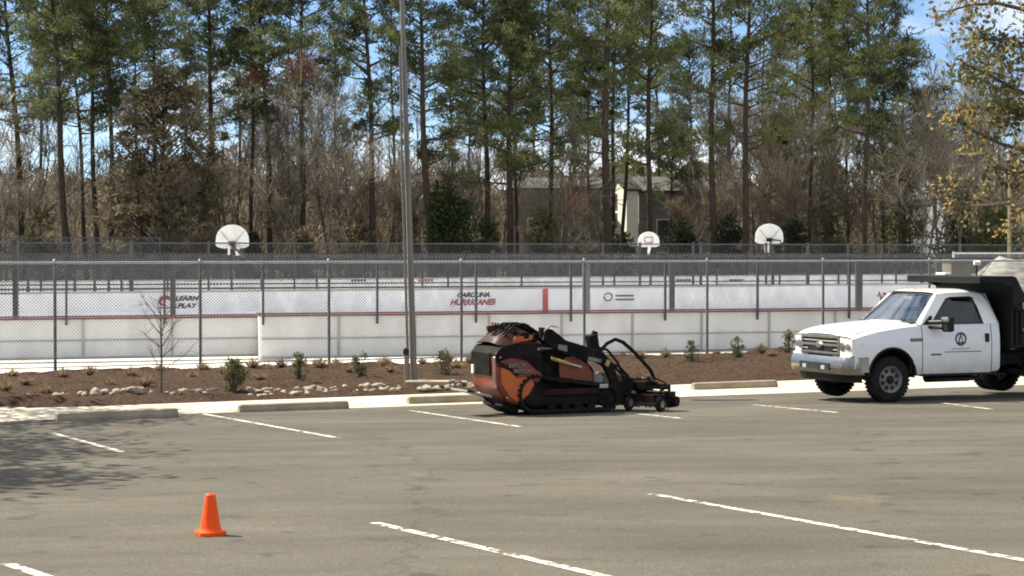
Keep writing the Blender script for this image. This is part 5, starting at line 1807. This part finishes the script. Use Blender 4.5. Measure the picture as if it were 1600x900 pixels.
put_text('lettering', 'DITCH', .085, 'decal', (-.93, -.484, .80), (1, 0, 0), (0, 0, 1), tw, 1.1, .15, .003)
put_text('lettering', 'WITCH', .085, 'decal', (-.84, -.484, .71), (1, 0, 0), (0, 0, 1), tw, 1.1, .15, .003)
MB().box((-1.305, .05, .82), (.03, .70, .36)).build('rear_panel', 'mblack', tw, bevel=.01)
MB().box((-1.33, .30, .72), (.03, .07, .14)).build('rear_light', 'whitemetal', tw)
MB().tube([(-1.30, -.485, .50), (-1.335, -.50, .56), (-1.335, -.50, .94), (-1.28, -.485, 1.02)], .018, 8).build('grab_bar', 'steel', tw, smooth=True)
# hood on top, sloped, dusty
b = MB()
def topf(s, t):
    x = lerp(-1.24, -.46, s); y = lerp(-.42, .42, t)
    z = 1.11 + .27 * math.sin(math.pi * (.01 + .93 * s)) ** .6 * (1 - abs(2 * t - 1) ** 2.6) + .02
    return (x, y, z)
b.grid(topf, 14, 12)
b.build('top_cover', 'darkred', tw, smooth=True, angle=50)
MB().prism([(-.98, 0), (-.62, .05), (-.60, .12), (-.9, .10)], (0, -.40, 1.15), (1, 0, 0), (0, 0, 1), (0, 1, 0), .05).build('side_flash', 'orange', tw)
rg = np.random.default_rng(9)
for i in range(9):
    y = -.30 + .07 * i
    MB().tube([(-1.10 + rg.uniform(-.06, .06), y, 1.26), (-.90, y + rg.uniform(-.04, .04), 1.42 + rg.uniform(-.03, .03)), (-.66, y * .8, 1.43 + rg.uniform(-.03, .02)), (-.44, y * .9, 1.30), (-.34, y * .9, 1.12)], .019, 6).build('hydraulic_hose', 'mblack', tw, smooth=True)
b = MB()
for y in (-.16, -.05, .05, .16): b.tube([(-1.0, y, 1.36), (-1.06, y, 1.46)], .014, 6)
b.build('control_lever', 'mblack', tw)
rg = np.random.default_rng(21)
for i in range(10):
    x0_ = rg.uniform(-1.15, -.5); y0_ = rg.uniform(-.38, .2)
    MB().box((x0_, y0_, 1.30 + rg.uniform(-.06, .08)), (rg.uniform(.06, .2), rg.uniform(.05, .12), rg.uniform(.05, .13)), Matrix.Rotation(rg.uniform(-.5, .5), 3, 'Y')).build('control_block', ('mblack', 'darkred', 'mblack')[i % 3], tw, bevel=.012)
MB().box((-1.50, 0, .36), (.46, .62, .04), Matrix.Rotation(.22, 3, 'Y')).build('foot_platform', 'steel', ML, bevel=.01)
MB().tube([(-1.20, -.22, .18), (-1.45, -.28, .34), (-1.7, -.30, .42)], .022, 6).build('platform_arm', 'mblack', ML)
MB().box((-.98, 0, .13), (.30, .72, .10), Matrix.Rotation(.5, 3, 'Y')).build('belly_guard', 'mblack', ML)
# loader arms
for sg in (-1, 1):
    y = sg * .44
    arm = [(-.50, 1.40), (-.30, 1.36), (-.05, 1.18), (.30, 1.08), (.62, .98), (.80, .80), (.92, .50), (.98, .30), (.84, .26), (.76, .52), (.64, .74), (.50, .82), (.20, .88), (-.12, .98), (-.34, 1.10), (-.52, 1.22)]
    a_ = MB().prism(arm, (0, y - .05, 0), (1, 0, 0), (0, 0, 1), (0, 1, 0), .10).build('lift_arm', 'mblack', ML, bevel=.012)
    MB().prism([(-.20, 1.04), (-.20, 1.12), (-.04, 1.10), (-.04, 1.00)], (0, y + sg * .051 - .004, 0), (1, 0, 0), (0, 0, 1), (0, 1, 0), .008).build('warning_decal', 'decal', a_)
    MB().box((.46, y + sg * .052, .86), (.24, .008, .055), Matrix.Rotation(.22, 3, 'Y')).build('warning_decal', 'decal', a_)
    MB().box((.70, y + sg * .052, .80), (.07, .008, .10), Matrix.Rotation(.5, 3, 'Y')).build('warning_decal', 'yellowdecal', a_)
    MB().cyl((-.30, y, .90), (.02, y, .80), .028, 10).build('lift_cylinder', 'yellowdecal', a_, smooth=True)
    MB().cyl((.02, y, .80), (.25, y, .74), .022, 10).build('piston_rod', 'steel', a_, smooth=True)
    MB().lathe([(.08, -.07), (.08, .07)], (-.40, y, 1.30), 16, 'y').build('pivot_pin', 'mblack', a_)
    MB().tube([(-.48, y - sg * .0 + sg * .06, 1.20), (-.46, y + sg * .07, 1.34), (-.36, y + sg * .07, 1.42), (-.22, y + sg * .06, 1.40)], .016, 6).build('hose_guard', 'steel', a_, smooth=True)
MB().box((.55, 0, .90), (.10, .80, .10)).build('cross_tube', 'mblack', ML)
tc_ = MB().box((.58, -.20, 1.10), (.16, .18, .30), Matrix.Rotation(-.15, 3, 'Y')).build('tilt_cylinder_head', 'mblack', ML, bevel=.02)
MB().cyl((.60, -.20, 1.22), (.63, -.20, 1.30), .05, 10).build('cylinder_cap', 'mblack', tc_)
MB().cyl((.62, -.20, 1.0), (.92, -.20, .55), .045, 10).build('tilt_cylinder', 'mblack', ML, smooth=True)
MB().box((1.0, 0, .36), (.10, .92, .46), Matrix.Rotation(.2, 3, 'Y')).build('mount_plate', 'mblack', ML, bevel=.01)

# angled soil rake on its front
RK_A = R(-58)
ra_ = thing('power_rake', 'dark angled power rake with steel drum on the ground before the loader', 'rake attachment', morig + Matrix.Rotation(H_, 3, 'Z') @ Vector((1.42, -.22, 0)), H_ + RK_A)
ra_.scale = (.93, .93, .86)
b = MB().cyl((-.62, 0, .17), (.62, 0, .17), .105, 18)
rg = np.random.default_rng(4)
for i in range(110):
    x = rg.uniform(-.6, .6); a = rg.uniform(0, 6.28)
    b.box((x, .112 * math.cos(a), .17 + .112 * math.sin(a)), (.025, .03, .03), Matrix.Rotation(a, 3, 'X'))
b.build('drum', 'steel', ra_)
MB().prism([(-.16, .18), (-.16, .30), (-.06, .37), (.10, .37), (.17, .28), (.16, .25), (.10, .34), (-.05, .34), (-.13, .28)], (-.42, 0, 0), (0, 1, 0), (0, 0, 1), (1, 0, 0), 1.08).build('drum_hood', 'mblack', ra_)
MB().box((.0, -.165, .235), (.82, .015, .14)).build('front_shield', 'maroon', ra_)
MB().box((.42, -.05, .375), (.34, .16, .02)).build('hood_top', 'steel', ra_)
MB().box((-.28, -.08, .375), (.22, .10, .02)).build('hood_top', 'steel', ra_)
for x in (-.66, .66): MB().box((x, 0, .22), (.03, .30, .30)).build('end_plate', 'mblack', ra_, bevel=.01)
MB().lathe([(.10, -.06), (.11, 0), (.10, .06)], (.72, 0, .19), 16, 'x').build('drive_motor', 'mblack', ra_, smooth=True)
MB().box((0, .06, .46), (1.20, .09, .09)).build('main_beam', 'mblack', ra_, bevel=.01)
MB().box((.12, -.02, .47), (.30, .26, .20)).build('gear_box', 'mblack', ra_, bevel=.03)
MB().box((-.40, .04, .50), (.20, .16, .14)).build('swivel_block', 'mblack', ra_, bevel=.02)
MB().cyl((-.45, -.06, .56), (.10, -.08, .60), .03, 8).build('angle_cylinder', 'mblack', ra_, smooth=True)
MB().box((.50, -.17, .45), (.46, .02, .06)).build('guard_rail', 'mblack', ra_)
MB().box((.70, -.16, .40), (.03, .05, .22)).build('guard_post', 'mblack', ra_)
for x in (-.45, -.15, .15, .45):
    MB().box((x, .06, .42), (.05, .06, .16)).build('beam_bracket', 'mblack', ra_)
MB().tube([(0, .06, .46), (0, .30, .50), (-.10, .50, .46)], .05, 8).build('mount_arm', 'mblack', ra_)
for x in (-.02, .60):
    MB().tube([(x, .0, .46), (x, -.26, .46), (x, -.30, .30)], .028, 6).build('caster_arm', 'mblack', ra_)
    c_ = MB().lathe([(.08, -.045), (.13, -.04), (.145, -.02), (.145, .02), (.13, .04), (.08, .045)], (x, -.30, .15), 20, 'x').build('caster_wheel', 'rubber', ra_, smooth=True)
    MB().lathe([(.07, -.05), (.07, .05)], (x, -.30, .15), 12, 'x').build('caster_hub', 'steel', c_)
rg = np.random.default_rng(14)
for i in range(7):
    x = rg.uniform(-.5, .5)
    MB().tube([(x, .05, .50), (x + rg.uniform(-.1, .1), .0, .58 + rg.uniform(0, .06)), (x + rg.uniform(.05, .25), .0, .54), (x + .2, .02, .47)], .02, 6).build('hydraulic_hose', 'mblack', ra_, smooth=True)
MB().lathe([(.06, .45), (.07, .50), (.07, .60), (.04, .64)], (.18, .02, 0), 12).build('valve_block', 'mblack', ra_)
# long supply hose looping from the arm to the rake
wp = lambda x, y, z: morig + Matrix.Rotation(H_, 3, 'Z') @ Vector((x, y, z))
hp = [(.70, -.25, .98), (.80, -.27, 1.10), (.95, -.30, 1.17), (1.08, -.32, 1.12), (1.22, -.35, 1.0), (1.40, -.38, .82), (1.55, -.40, .66), (1.62, -.40, .52)]
MB().box((1.12, -.30, .40), (.20, .22, .30), Matrix.Rotation(.2, 3, 'Y')).build('coupler', 'mblack', ML, bevel=.02)
MB().box((1.12, .28, .40), (.20, .22, .30), Matrix.Rotation(.2, 3, 'Y')).build('coupler', 'mblack', ML, bevel=.02)
for y in (-.30, -.12, .10): MB().tube([(.80, y, .80), (1.0, y - .04, .72), (1.16, y - .06, .56), (1.20, y - .05, .42)], .022, 6).build('hydraulic_hose', 'mblack', ML, smooth=True)
hz = MB().tube([wp(*p) for p in hp], .032, 8).build('hydraulic_hose', 'mblack', smooth=True)
tag(hz, 'thick black hose arching from the loader arm down to the rake', 'hose')
hz2 = MB().tube([wp(*p) for p in [(.72, .12, .9), (.85, .10, 1.02), (1.0, .06, .98), (1.15, 0, .78), (1.25, -.05, .55)]], .022, 8).build('hydraulic_hose', 'mblack', smooth=True)
tag(hz2, 'thinner black hose hidden behind the thick arching hose', 'hose')
